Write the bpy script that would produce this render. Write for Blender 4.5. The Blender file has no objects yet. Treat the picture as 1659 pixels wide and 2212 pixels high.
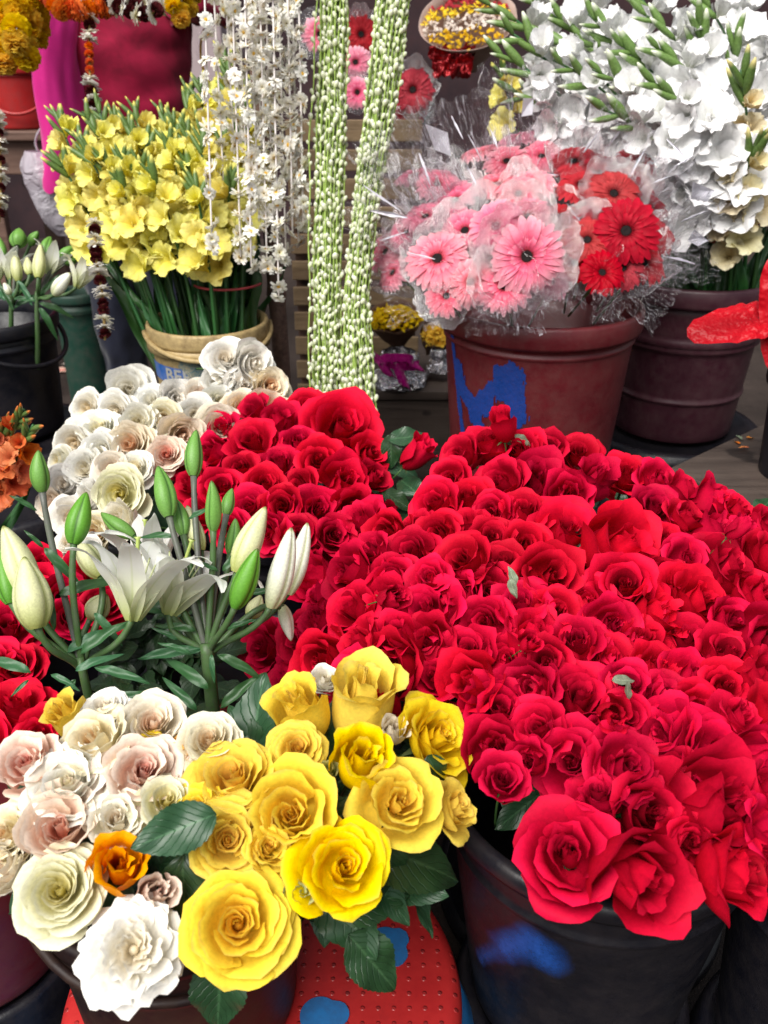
import bpy, bmesh, math, random
import numpy as np
from mathutils import Vector, Matrix, Quaternion, noise
random.seed(7)
RNG = np.random.default_rng(11)
SC = bpy.context.scene
COL = SC.collection
PI = math.pi
# ---------------------------------------------------------------- camera
CAM_H, PITCH, FOV = 1.4, math.radians(28), math.radians(60)
FPX = 1106 / math.tan(FOV / 2)          # focal length in units of a 1659 x 2212 picture
CP, SP = math.cos(PITCH), math.sin(PITCH)
CAMP = Vector((0, 0, CAM_H))
FWD, UPV, RGT = Vector((0, CP, -SP)), Vector((0, SP, CP)), Vector((1, 0, 0))
def ray(px, py):
    return RGT * ((px - 829.5) / FPX) + UPV * (-(py - 1106) / FPX) + FWD
def at_d(px, py, d):
    return CAMP + ray(px, py) * d
def at_z(px, py, z):
    r = ray(px, py)
    return CAMP + r * ((z - CAM_H) / r.z)
def at_y(px, py, y):
    r = ray(px, py)
    return CAMP + r * (y / r.y)
def depth_of(p):
    return (p - CAMP).dot(FWD)
def proj(p):
    v = p - CAMP; d = v.dot(FWD)
    return 829.5 + FPX * v.x / d, 1106 - FPX * v.dot(UPV) / d
cd = bpy.data.cameras.new('camera'); cam = bpy.data.objects.new('camera', cd); COL.objects.link(cam)
cam.location = CAMP; cam.rotation_euler = (PI / 2 - PITCH, 0, 0)
cd.sensor_fit = 'VERTICAL'; cd.sensor_height = 36; cd.lens = 18 / math.tan(FOV / 2)
cd.clip_start = 0.02; cd.clip_end = 500
cd.dof.use_dof = True; cd.dof.focus_distance = 1.15; cd.dof.aperture_fstop = 7.0
SC.camera = cam
# ---------------------------------------------------------------- scene tree helpers
def link(name, data, parent=None, mat=None):
    o = bpy.data.objects.new(name, data); COL.objects.link(o)
    if parent is not None: o.parent = parent
    if mat is not None: o.matrix_local = mat
    return o
def tag(o, label, cat, group=None, kind=None):
    if label: o['label'] = label
    if cat: o['category'] = cat
    if group: o['group'] = group
    if kind: o['kind'] = kind
    return o
def thing(name, label, cat, mat=None, group=None):
    if mat is not None and not isinstance(mat, Matrix): mat = Matrix.Translation(Vector(mat))
    o = link(name, None, None, mat); o.empty_display_size = 0.05
    tag(o, label, cat, group); return o
WM = {}
def frame(p, z, x=None, s=1.0):
    """matrix with origin p, local +Z along z, uniform scale s"""
    z = Vector(z).normalized()
    x = Vector(x) if x is not None else (Vector((1, 0, 0)) if abs(z.x) < .9 else Vector((0, 1, 0)))
    x = (x - z * x.dot(z)).normalized(); y = z.cross(x)
    m = Matrix((x, y, z)).transposed().to_4x4()
    for i in range(3):
        for j in range(3): m[i][j] *= s
    m.translation = Vector(p); return m
def spin(m, a):
    return m @ Matrix.Rotation(a, 4, 'Z')
class MB:
    """collects sheets, tubes and lathes into one mesh; pc = per-vertex data for the shaders"""
    def __init__(s): s.v = []; s.f = []; s.c = []; s.mi = []; s.n = 0
    def add(s, V, F, C=None, mi=0):
        V = np.asarray(V, float).reshape(-1, 3)
        s.v.append(V); b = s.n
        s.f += [tuple(int(i) + b for i in f) for f in F]
        s.mi += [mi] * len(F)
        if C is None: C = np.zeros((len(V), 3))
        s.c.append(np.asarray(C, float).reshape(-1, 3)); s.n += len(V)
        return s
    def sheet(s, P, C=None, closed=False, mi=0):
        """P: (rows, cols, 3)"""
        P = np.asarray(P, float); r, c = P.shape[:2]; F = []
        for i in range(r - 1):
            for j in range(c if closed else c - 1):
                k = (j + 1) % c
                F.append((i * c + j, i * c + k, (i + 1) * c + k, (i + 1) * c + j))
        return s.add(P.reshape(-1, 3), F, None if C is None else np.asarray(C).reshape(-1, 3), mi)
    def tube(s, pts, rad, n=8, C=None, cap=True, mi=0):
        pts = [Vector(p) for p in pts]; m = len(pts)
        if np.isscalar(rad): rad = [rad] * m
        rows = []; ref = None
        for i, p in enumerate(pts):
            t = (pts[min(i + 1, m - 1)] - pts[max(i - 1, 0)])
            t = t.normalized() if t.length > 1e-9 else Vector((0, 0, 1))
            if ref is None: ref = Vector((1, 0, 0)) if abs(t.x) < .8 else Vector((0, 1, 0))
            u = (ref - t * ref.dot(t)).normalized(); w = t.cross(u); ref = u
            rows.append([p + (u * math.cos(2 * PI * k / n) + w * math.sin(2 * PI * k / n)) * rad[i] for k in range(n)])
        P = np.array([[list(q) for q in r] for r in rows])
        if C is None: C = [(i / max(1, m - 1), 0, 0) for i in range(m)]
        CC = np.repeat(np.array(C, float)[:, None, :], n, 1)
        b = s.n
        s.sheet(P, CC, True, mi)
        if cap:
            s.f.append(tuple(b + k for k in reversed(range(n)))); s.mi.append(mi)
            s.f.append(tuple(b + (m - 1) * n + k for k in range(n))); s.mi.append(mi)
        return s
    def lathe(s, prof, n=48, wob=None, mi=0, a0=0, a1=2 * PI):
        full = abs(a1 - a0 - 2 * PI) < 1e-6
        cols = n if full else n + 1
        P = np.zeros((len(prof), cols, 3)); C = np.zeros((len(prof), cols, 3))
        for i, (r, z) in enumerate(prof):
            for j in range(cols):
                a = a0 + (a1 - a0) * j / n
                rr = r * (wob(a, z) if wob else 1)
                P[i, j] = (rr * math.cos(a), rr * math.sin(a), z); C[i, j] = (i / max(1, len(prof) - 1), j / n, 0)
        return s.sheet(P, C, full, mi)
    def box(s, c, d, R=None, mi=0):
        c = Vector(c); d = Vector(d) / 2; V = []
        for sx in (-1, 1):
            for sy in (-1, 1):
                for sz in (-1, 1):
                    q = Vector((sx * d.x, sy * d.y, sz * d.z))
                    if R is not None: q = R @ q
                    V.append(c + q)
        F = [(0, 1, 3, 2), (4, 6, 7, 5), (0, 4, 5, 1), (2, 3, 7, 6), (0, 2, 6, 4), (1, 5, 7, 3)]
        return s.add([list(v) for v in V], F, None, mi)
    def merge(s, other, M=None):
        V = np.concatenate(other.v); C = np.concatenate(other.c)
        if M is not None:
            A = np.array(M); V = V @ A[:3, :3].T + A[:3, 3]
        b = s.n; s.v.append(V); s.c.append(C); s.n += len(V)
        s.f += [tuple(i + b for i in f) for f in other.f]; s.mi += other.mi
        return s
    def data(s, name, mats, smooth=True):
        me = bpy.data.meshes.new(name)
        V = np.concatenate(s.v) if s.v else np.zeros((0, 3))
        me.from_pydata(V.tolist(), [], s.f)
        if not isinstance(mats, (list, tuple)): mats = [mats]
        for m in mats: me.materials.append(m)
        if len(mats) > 1: me.polygons.foreach_set('material_index', s.mi)
        a = me.attributes.new('pc', 'FLOAT_COLOR', 'POINT')
        C = np.concatenate(s.c) if s.c else np.zeros((0, 3))
        a.data.foreach_set('color', np.concatenate([C, np.ones((len(C), 1))], 1).ravel())
        if smooth: me.polygons.foreach_set('use_smooth', [True] * len(me.polygons))
        me.update(); return me
    def obj(s, name, mats, parent=None, mat=None, smooth=True):
        return link(name, s.data(name, mats, smooth), parent, mat)
def bevel(o, w, seg=2):
    m = o.modifiers.new('bevel', 'BEVEL'); m.width = w; m.segments = seg; m.limit_method = 'ANGLE'; return o
# ---------------------------------------------------------------- materials
class N:
    def __init__(s, name):
        s.m = bpy.data.materials.new(name); s.m.use_nodes = True; s.t = s.m.node_tree; s.t.nodes.clear()
        s.out = s.n('ShaderNodeOutputMaterial')
    def n(s, typ, **kw):
        x = s.t.nodes.new(typ)
        for k, v in kw.items():
            if hasattr(x, k): setattr(x, k, v)
            else: s.set(x, k, v)
        return x
    def set(s, x, k, v):
        i = x.inputs[k] if isinstance(k, str) else x.inputs[k]
        if isinstance(v, bpy.types.NodeSocket): s.t.links.new(v, i)
        else: i.default_value = v
    def link(s, a, b): s.t.links.new(a, b)
    def noise(s, scale, detail=4, rough=.6, coord='Object', dist=0.0, vec=None):
        x = s.n('ShaderNodeTexNoise'); x.inputs['Scale'].default_value = scale; x.inputs['Detail'].default_value = detail
        x.inputs['Roughness'].default_value = rough; x.inputs['Distortion'].default_value = dist
        s.link(vec if vec is not None else s.coord(coord), x.inputs['Vector']); return x.outputs['Fac']
    def coord(s, w='Object'):
        if not hasattr(s, '_tc'): s._tc = s.n('ShaderNodeTexCoord')
        return s._tc.outputs[w]
    def attr(s):
        a = s.n('ShaderNodeAttribute'); a.attribute_name = 'pc'
        p = s.n('ShaderNodeSeparateColor'); s.link(a.outputs['Color'], p.inputs[0]); return p.outputs
    def rnd(s): return s.n('ShaderNodeObjectInfo').outputs['Random']
    def math(s, op, a, b=0.0, c=0.0, clamp=False):
        x = s.n('ShaderNodeMath'); x.operation = op; x.use_clamp = clamp
        for i, v in enumerate((a, b, c)):
            if isinstance(v, bpy.types.NodeSocket): s.link(v, x.inputs[i])
            else: x.inputs[i].default_value = v
        return x.outputs[0]
    def rng(s, v, a, b, c, d):
        x = s.n('ShaderNodeMapRange'); s.link(v, x.inputs[0])
        for i, q in enumerate((a, b, c, d)): x.inputs[i + 1].default_value = q
        return x.outputs[0]
    def mix(s, f, a, b, blend='MIX'):
        x = s.n('ShaderNodeMix'); x.data_type = 'RGBA'; x.blend_type = blend
        for k, v in ((0, f), (6, a), (7, b)):
            if isinstance(v, bpy.types.NodeSocket): s.link(v, x.inputs[k])
            else: x.inputs[k].default_value = v if k == 0 else (tuple(v) + (1,))[:4]
        return x.outputs[2]
    def ramp(s, f, stops):
        x = s.n('ShaderNodeValToRGB'); e = x.color_ramp.elements
        while len(e) < len(stops): e.new(.5)
        for q, (p, c) in zip(e, stops): q.position = p; q.color = (tuple(c) + (1,))[:4]
        s.link(f, x.inputs[0]); return x.outputs[0]
    def hsv(s, c, h=.5, sat=1.0, v=1.0):
        x = s.n('ShaderNodeHueSaturation')
        for k, q in (('Hue', h), ('Saturation', sat), ('Value', v), ('Color', c)): s.set(x, k, q)
        return x.outputs[0]
    def bump(s, h, strength=.3, dist=.01):
        x = s.n('ShaderNodeBump'); x.inputs['Strength'].default_value = strength; x.inputs['Distance'].default_value = dist
        s.link(h, x.inputs['Height']); return x.outputs[0]
    def bsdf(s, col, rough=.5, spec=.5, nrm=None, **kw):
        x = s.n('ShaderNodeBsdfPrincipled')
        s.set(x, 'Base Color', col if isinstance(col, bpy.types.NodeSocket) else (tuple(col) + (1,))[:4])
        s.set(x, 'Roughness', rough); s.set(x, 'Specular IOR Level', spec)
        if nrm is not None: s.link(nrm, x.inputs['Normal'])
        for k, v in kw.items(): s.set(x, k.replace('_', ' '), v)
        return x.outputs[0]
    def transl(s, sh, col, f=.3):
        t = s.n('ShaderNodeBsdfTranslucent')
        s.set(t, 'Color', col if isinstance(col, bpy.types.NodeSocket) else (tuple(col) + (1,))[:4])
        m = s.n('ShaderNodeMixShader'); s.set(m, 0, f); s.link(sh, m.inputs[1]); s.link(t.outputs[0], m.inputs[2]); return m.outputs[0]
    def done(s, sh): s.link(sh, s.out.inputs['Surface']); return s.m
def petal_mat(name, deep, mid, rim, tr=.25, rough=.55, hue=.012, val=.25, sheen=.0, spec=.3, bscale=60, edge=None, sat=.1):
    """pc = (v along the petal, t centre->outside, random per petal)"""
    k = N(name); v, t, r = k.attr()[:3]
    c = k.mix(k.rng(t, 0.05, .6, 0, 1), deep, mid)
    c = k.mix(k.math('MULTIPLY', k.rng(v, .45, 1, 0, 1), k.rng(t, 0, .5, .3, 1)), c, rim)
    if edge is not None: c = k.mix(k.math('MULTIPLY', k.rng(v, .93, 1.0, 0, 1), .75), c, edge)
    q = k.rnd()
    vn = k.noise(9, 3, .6)
    val_s = k.math('MULTIPLY', k.rng(r, 0, 1, 1 - val * .5, 1 + val * .35), k.rng(q, 0, 1, 1 - val * .6, 1 + val * .3))
    val_s = k.math('MULTIPLY', val_s, k.rng(vn, .3, .7, .88, 1.1))
    c = k.hsv(c, k.rng(k.math('FRACT', k.math('MULTIPLY', q, 7.13)), 0, 1, .5 - hue, .5 + hue), k.rng(k.math('FRACT', k.math('MULTIPLY', q, 3.7)), 0, 1, 1 - sat, 1 + sat * .3), val_s)
    w = k.noise(bscale, 3, .7)
    b = k.bump(w, .5, .0004)
    kw = {}
    if sheen: kw = {'Sheen_Weight': sheen, 'Sheen_Roughness': .4}
    sh = k.bsdf(c, k.rng(w, .3, .7, rough - .08, rough + .1), spec, b, **kw)
    return k.done(k.transl(sh, c, tr))
def leaf_mat(name, dark, light, rough=.4, tr=.15, spec=.5, vein=True):
    k = N(name); v, t, r = k.attr()[:3]
    c = k.mix(k.noise(7, 4, .6), dark, light)
    if vein:   # t = |distance from the midrib|
        c = k.mix(k.rng(t, 0.0, .09, .6, 0), c, tuple(min(1, x * 1.9 + .02) for x in light))
        sv = k.math('ABSOLUTE', k.math('SINE', k.math('MULTIPLY', k.math('SUBTRACT', v, k.math('MULTIPLY', t, .35)), 26)))
        c = k.mix(k.rng(sv, 0, .16, .3, 0), c, light)
        b = k.bump(k.rng(sv, 0, .3, 0, 1), .6, .0010)
    else: b = k.bump(k.noise(40, 3), .5, .0003)
    q = k.rnd(); c = k.hsv(c, k.rng(q, 0, 1, .48, .525), 1, k.rng(q, 0, 1, .75, 1.25))
    sh = k.bsdf(c, rough, spec, b)
    return k.done(k.transl(sh, k.hsv(c, .48, 1.1, 1.3), tr))
def plain(name, col, rough=.5, spec=.5, var=.25, scale=8, dirt=None, dirt_amt=.4, bump=.1, bscale=40, metal=0, tr=0, **kw):
    k = N(name); n1 = k.noise(scale, 5, .65); n2 = k.noise(scale * 6.3, 4, .7)
    c = k.hsv(k.mix(0, col, col), .5, 1, k.rng(n1, .25, .75, 1 - var, 1 + var))
    if dirt is not None: c = k.mix(k.math('MULTIPLY', k.rng(k.math('MULTIPLY', n1, n2), .15, .38, 0, 1), dirt_amt), c, dirt)
    sh = k.bsdf(c, k.rng(n2, .25, .75, max(.03, rough - .12), min(1, rough + .15)), spec, k.bump(k.noise(bscale, 4), bump, .006), Metallic=metal, **kw)
    if tr: sh = k.transl(sh, c, tr)
    return k.done(sh)
# ---------------------------------------------------------------- petal colours
M = {}
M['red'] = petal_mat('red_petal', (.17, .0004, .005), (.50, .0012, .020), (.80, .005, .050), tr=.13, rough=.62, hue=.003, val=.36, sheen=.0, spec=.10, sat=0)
M['yellow'] = petal_mat('yellow_petal', (.94, .48, .003), (.96, .66, .006), (.96, .74, .022), tr=.24, rough=.5, hue=.005, val=.07, spec=.12, edge=(.75, .50, .08))
M['cream'] = petal_mat('cream_petal', (.88, .50, .24), (.93, .79, .52), (.94, .86, .68), tr=.2, rough=.5, hue=.02, val=.12, sat=.4, spec=.15)
M['blush'] = petal_mat('blush_petal', (.88, .22, .14), (.93, .60, .45), (.94, .78, .64), tr=.2, rough=.5, hue=.01, val=.12, sat=.25, spec=.15)
M['white'] = petal_mat('white_petal', (.92, .78, .50), (.95, .91, .78), (.96, .94, .87), tr=.2, rough=.5, hue=.02, val=.1, sat=.5, spec=.15)
M['lemon'] = petal_mat('lemon_cream_petal', (.80, .68, .22), (.88, .84, .50), (.92, .90, .70), tr=.2, rough=.5, hue=.01, val=.1, sat=.3, spec=.15)
M['orange'] = petal_mat('orange_petal', (.90, .13, .006), (.93, .30, .006), (.94, .38, .012), tr=.2, rough=.5, hue=.01, val=.15, spec=.12)
M['greenbud'] = petal_mat('closed_green_petal', (.30, .40, .08), (.38, .48, .12), (.62, .62, .30), tr=.2, rough=.5, hue=.01, val=.15, spec=.2)
M['leaf'] = leaf_mat('rose_leaf', (.012, .045, .016), (.03, .085, .028), rough=.38)
M['leaf_pale'] = leaf_mat('pale_leaf', (.16, .21, .13), (.24, .28, .19), rough=.5)
M['stem'] = plain('stem_green', (.05, .13, .03), .45, .4, .3, 20)
M['sepal'] = leaf_mat('sepal_green', (.07, .14, .035), (.14, .2, .07), rough=.5, vein=False)
# ---------------------------------------------------------------- roses (unit: blossom radius about 1)
def rose_mesh(seed, n=26, opn=.7, closed=-12, W0=1.9, W1=.95, ruffle=.03, point=.5, curl=70, L0=.75, L1=1.15, nu=17, nv=13, lean=0, torn=.02, bowl=50, fr=9, jit=.06, tp=1.5, cs=.62):
    g = np.random.default_rng(seed); mb = MB()
    u = np.sin(np.linspace(-1, 1, nu) * PI / 2) * .75 + np.linspace(-1, 1, nu) * .25; v = np.linspace(0, 1, nv) ** .85
    U, V = np.meshgrid(u, v)
    for i in range(n):
        t = i / (n - 1)
        phi = i * 2.39996 + g.normal(0, .18)
        L = (L0 + (L1 - L0) * t ** .9) * g.uniform(.93, 1.07)
        W = W1 + (W0 - W1) * math.exp(-t * 4.5); W *= g.uniform(.9, 1.1)
        a = math.radians(closed + (opn * 88 - closed) * t ** tp) + g.normal(0, jit)
        bulge = math.radians(bowl) * (0.12 + .88 * min(1, t * 1.3))
        tip = math.radians(curl) * (.14 + .86 * t ** 1.4) * g.uniform(.45, 1.15)
        VV = V * (1 - (.10 + .2 * t) * np.abs(U) ** 3.6)
        if point: VV = VV * (1 - .12 * point * t * (1 - np.exp(-(U / .30) ** 2)))
        VV = VV + torn * V ** 3 * (np.sin(U * fr + g.uniform(0, 6)) * .6 + np.sin(U * fr * 2.3 + g.uniform(0, 6)) * .4)
        VV = np.maximum(VV, 0)
        th = a + bulge * np.clip(1 - VV, 0, 1) ** 1.6 - bulge * .35 * np.sin(np.clip(VV, 0, 1) * PI) + tip * np.clip((VV - cs) / (1 - cs), 0, 1.3) ** 2
        th = th + point * math.radians(55) * t * np.abs(U) ** 3 * VV ** 2
        th = th + g.normal(0, .10) * U * VV
        ds = np.diff(np.concatenate([np.zeros((1, nu)), VV], 0), axis=0) * L
        r = .035 + .10 * t + np.cumsum(ds * np.sin(th), 0)
        z = -.06 * t + np.cumsum(ds * np.cos(th), 0)
        r = np.maximum(r, .012 + .02 * t)
        r = r * (1 + (.16 - .08 * t) * U) + .012 * U
        ph = g.uniform(0, 6, 4)
        rf = ruffle * (.35 + t) * V ** 2.5
        r = r + rf * (np.sin(fr * U + ph[0]) + .5 * np.sin(fr * 2.1 * U + ph[1]))
        z = z + rf * .8 * (np.sin(fr * .9 * U + ph[2]) + .5 * np.sin(fr * 1.8 * U + ph[3]))
        wv = W * (.42 + .58 * np.clip(VV * 1.7, 0, 1) ** .8)
        A = phi + U * wv
        P = np.stack([r * np.cos(A), r * np.sin(A), z], -1)
        C = np.stack([VV, np.full_like(VV, t), np.full_like(VV, g.uniform())], -1)
        mb.sheet(P, C)
    hp = L0 * .62; mb.lathe([(.085, -.02), (.10, hp * .35), (.085, hp * .7), (.045, hp * .95), (.001, hp)], 12); mb.c[-1][:, :] = (.35, 0, .5)
    Vt = np.concatenate(mb.v); R = np.percentile(np.hypot(Vt[:, 0], Vt[:, 1]), 97)
    mb.v = [x / R for x in mb.v]
    mb.h = Vt[:, 2].max() / R
    return mb
def calyx_mesh(seed, L=.55):
    g = np.random.default_rng(seed); mb = MB()
    mb.lathe([(.05, -.36), (.11, -.28), (.13, -.18), (.12, -.09), (.16, -.05)], 12)
    for i in range(5):
        a = i * 2 * PI / 5 + g.normal(0, .1); l = L * g.uniform(.8, 1.25); dr = g.uniform(-.35, .5)
        rows = []
        for s in np.linspace(0, 1, 8):
            w = .12 * (1 - s) ** .8 * (1 if s < .95 else .4)
            rr = .12 + l * s * math.cos(dr) * .9; zz = -.09 + l * (s * .02 - abs(dr) * s * s)
            rows.append([[rr * math.cos(a) - w * q * math.sin(a), rr * math.sin(a) + w * q * math.cos(a), zz + .03 * abs(q)] for q in (-1, 0, 1)])
        mb.sheet(np.array(rows), np.full((8, 3, 3), .5))
    return mb
def leaf_mesh(seed, L=1.0, Wd=.55, serr=.025, fold=.25, bend=.3, nu=10, nv=26, pt=1.0):
    """base at origin, along +Y, top face +Z"""
    g = np.random.default_rng(seed); mb = MB(); rows = []; C = []
    twist = g.normal(0, .25)
    for i in range(nv + 1):
        s = i / nv
        w = Wd * .5 * (math.sin(PI * s ** .85) ** .75) * (1 - .25 * s * pt) + .004
        if i % 2: w *= 1 + serr * 3.2
        row = []; cc = []
        for j in range(-nu // 2, nu // 2 + 1):
            q = j / (nu / 2)
            x = w * q; z = fold * abs(x) - bend * s * s * L + .02 * math.sin(9 * s + 3 * q) + twist * x * s + .03 * abs(q) * math.sin(14 * s + seed)
            row.append([x, s * L * (1 - .05 * bend), z]); cc.append([s, abs(q), .5])
        rows.append(row); C.append(cc)
    mb.sheet(np.array(rows), np.array(C)); return mb
RT = {}
def build_rose_types():
    for s in range(7):   # classic hybrid-tea blossoms, from half shut to wide open
        RT['tea%d' % s] = dict(seed=20 + s, n=(15, 17, 19, 19, 21, 23, 25)[s], opn=(.22, .34, .42, .48, .55, .62, .72)[s], closed=-14 + 4 * (s % 3), point=(1.3, 1.1, 1.4, 1.0, 1.3, 1.1, .9)[s], curl=(70, 95, 110, 85, 105, 95, 80)[s], ruffle=.02, torn=.006, L0=.80 + .06 * (s % 2), L1=1.14, W0=3.0, W1=(1.25, 1.15, 1.1, 1.15, 1.1, 1.05, 1.0)[s], bowl=(62, 66, 70, 72, 70, 70, 68)[s], jit=.13, tp=1.7, cs=.6)
    for s in range(5):   # spray / garden blossoms, cupped and full of petals
        RT['gard%d' % s] = dict(seed=50 + s, n=(26, 30, 34, 30, 24)[s], opn=(.50, .60, .70, .78, .40)[s], closed=(-4, 2, 6, 4, -8)[s], point=.12, curl=(26, 32, 28, 36, 24)[s], ruffle=.020, torn=.010, L0=.64, L1=1.0, W0=1.7, W1=.95, bowl=80, fr=7, jit=.13, tp=1.35, cs=.66)
    for s in range(4):   # yellow shop roses
        RT['shop%d' % s] = dict(seed=70 + s, n=(20, 24, 27, 20)[s], opn=(.48, .56, .66, .42)[s], closed=(-8, -4, 2, -12)[s], point=.45, curl=(80, 85, 75, 90)[s], ruffle=.026, torn=.014, L0=.68, L1=1.08, W0=2.9, W1=1.02, bowl=74, fr=8, jit=.12, tp=1.45, cs=.64)
    RT['bud0'] = dict(seed=90, n=13, opn=.10, closed=-14, point=.3, curl=45, ruffle=.03, torn=.02, L0=1.3, L1=1.6, W0=2.0, W1=1.25, bowl=58)
    RT['bud1'] = dict(seed=91, n=14, opn=.12, closed=-12, point=.7, curl=85, ruffle=.03, torn=.015, L0=1.35, L1=1.6, W0=2.4, W1=1.25, bowl=62, tp=1.6, cs=.72)
    RT['gob0'] = dict(seed=93, n=13, opn=.03, closed=-9, point=.35, curl=75, ruffle=.022, torn=.012, L0=1.45, L1=1.62, W0=2.6, W1=1.4, bowl=66, tp=1.4, cs=.78, jit=.05)
    RT['gob1'] = dict(seed=94, n=14, opn=.10, closed=-9, point=.5, curl=95, ruffle=.03, torn=.014, L0=1.3, L1=1.5, W0=2.6, W1=1.3, bowl=66, tp=1.5, cs=.74, jit=.07)
    RT['ruf0'] = dict(seed=95, n=40, opn=.98, closed=12, point=.1, curl=40, ruffle=.055, torn=.02, L0=.55, L1=.98, W0=1.0, W1=.72, bowl=70, fr=6, jit=.2, tp=1.0)
build_rose_types()
_RM = {}
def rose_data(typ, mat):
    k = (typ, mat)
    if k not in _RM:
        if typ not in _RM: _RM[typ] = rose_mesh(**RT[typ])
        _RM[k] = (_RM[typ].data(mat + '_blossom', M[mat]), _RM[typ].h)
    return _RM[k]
# ---------------------------------------------------------------- more materials
M['black_pl'] = plain('black_plastic', (.005, .0055, .010), .38, .35, .5, 5, (.028, .022, .022), .5, .2, 30)
M['maroon_pl'] = plain('maroon_plastic', (.125, .010, .016), .38, .5, .3, 6, (.14, .06, .05), .35, .12, 25)
M['plum_pl'] = plain('plum_plastic', (.045, .009, .018), .42, .5, .3, 6, (.09, .05, .05), .4, .12, 25)
M['front_pl'] = plain('dark_bucket_plastic', (.010, .004, .005), .5, .3, .4, 6, (.06, .03, .015), .5, .15, 25)
M['cream_pl'] = plain('cream_plastic', (.50, .37, .17), .5, .4, .2, 9, (.13, .08, .035), .75, .25, 30)
M['red_pl'] = plain('red_plastic', (.42, .02, .02), .35, .5, .25, 7, (.2, .03, .03), .4, .1, 30)
M['blue_pl'] = plain('blue_plastic', (.02, .16, .42), .4, .5, .25, 7, (.03, .05, .12), .5, .1, 30)
M['green_pl'] = plain('green_plastic', (.006, .045, .03), .5, .4, .3, 6, (.05, .05, .04), .6, .2, 25)
M['blue_paint'] = plain('blue_paint', (.008, .055, .30), .5, .4, .3, 30, (.05, .012, .03), .35, .3, 90)
M['band_blue'] = plain('printed_blue', (.015, .13, .48), .5, .4, .2, 30, (.4, .32, .2), .35, .15, 60)
M['band_teal'] = plain('printed_teal', (.02, .14, .2), .5, .4, .5, 40, (.45, .36, .2), .9, .15, 60)
M['print_white'] = plain('printed_cream', (.55, .5, .38), .5, .4, .25, 60, (.1, .2, .4), .6, .1, 60)
M['bamboo'] = plain('bamboo', (.30, .19, .15), .55, .3, .35, 12, (.05, .035, .03), .7, .3, 50)
M['wall'] = plain('dark_wall', (.030, .018, .022), .8, .2, .5, 1.5, (.06, .03, .03), .6, .2, 8)
M['plaster'] = plain('mauve_plaster', (.42, .34, .35), .8, .2, .12, 3, (.3, .24, .25), .4, .2, 12)
M['cardboard'] = plain('brown_paper', (.20, .115, .075), .7, .2, .2, 10, (.1, .06, .04), .4, .25, 30)
M['paper'] = plain('pale_paper', (.45, .33, .29), .7, .2, .15, 10, None, 0, .25, 30)
M['ribbon'] = plain('magenta_ribbon', (.42, .01, .20), .25, .6, .15, 10, None, 0, .05, 30)
M['tape'] = plain('red_tie', (.45, .06, .07), .5, .4)
M['thread'] = plain('white_thread', (.75, .70, .68), .7, .2, .1)
def wood_mat(name, a, b, sc=3.0, rough=.6):
    k = N(name); mp = k.n('ShaderNodeMapping'); mp.inputs['Scale'].default_value = (1, 14, 14)
    k.link(k.coord('Object'), mp.inputs[0])
    g1 = k.noise(sc, 6, .7, dist=.6, vec=mp.outputs[0]); g2 = k.noise(sc * 1.3, 4, .6)
    c = k.mix(k.rng(g1, .3, .7, 0, 1), a, b); c = k.hsv(c, .5, 1, k.rng(g2, .25, .75, .55, 1.3))
    kn = k.noise(14, 1, .4); c = k.mix(k.rng(kn, .70, .76, 0, .8), c, (.012, .008, .007))
    return k.done(k.bsdf(c, k.rng(g1, .3, .7, rough - .1, rough + .15), .35, k.bump(g1, .35, .01)))
M['wood'] = wood_mat('old_wood', (.11, .06, .045), (.20, .12, .09))
M['wood_dark'] = wood_mat('dark_wood', (.045, .032, .027), (.105, .078, .064), 2.2)
M['slat_wood'] = wood_mat('crate_wood', (.16, .105, .06), (.26, .18, .1))
def ground_mat():
    k = N('wet_ground'); a = k.noise(1.6, 8, .7); b = k.noise(14, 6, .7); w = k.noise(.8, 3, .5)
    c = k.mix(k.rng(a, .3, .7, 0, 1), (.020, .015, .013), (.055, .040, .034))
    c = k.mix(k.rng(b, .58, .7, 0, .7), c, (.018, .014, .013))
    return k.done(k.bsdf(c, k.rng(w, .35, .65, .55, .9), .2, k.bump(b, .5, .02)))
M['ground'] = ground_mat()
def foil_mat():
    k = N('silver_foil'); n1 = k.noise(26, 3, .6, dist=1.5)
    return k.done(k.bsdf((.62, .6, .63), k.rng(n1, .3, .7, .12, .3), .5, k.bump(n1, 1.0, .03), Metallic=1.0))
M['foil'] = foil_mat()
# ---------------------------------------------------------------- setting
mb = MB(); g = 60
mb.sheet(np.array([[[x, y, 0] for x in np.linspace(-g, g, 41)] for y in np.linspace(-10, 110, 41)]))
tag(mb.obj('ground', M['ground']), None, None, kind='structure')
mb = MB(); mb.box((0, 7.4, 2), (16, .2, 4)); tag(mb.obj('back_wall', M['wall'], smooth=False), 'dark wall behind the whole flower stall', 'wall', kind='structure')
pA, pB = at_y(372, 120, 4.6), at_y(482, 120, 4.6)
mb = MB(); mb.box(((pA.x + pB.x) / 2, 4.7, 1.25), (pB.x - pA.x, .2, 2.5)); o = mb.obj('plaster_pillar', M['plaster'], smooth=False); bevel(o, .01)
tag(o, 'pale mauve plaster pillar beside the person in red', 'pillar')
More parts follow.
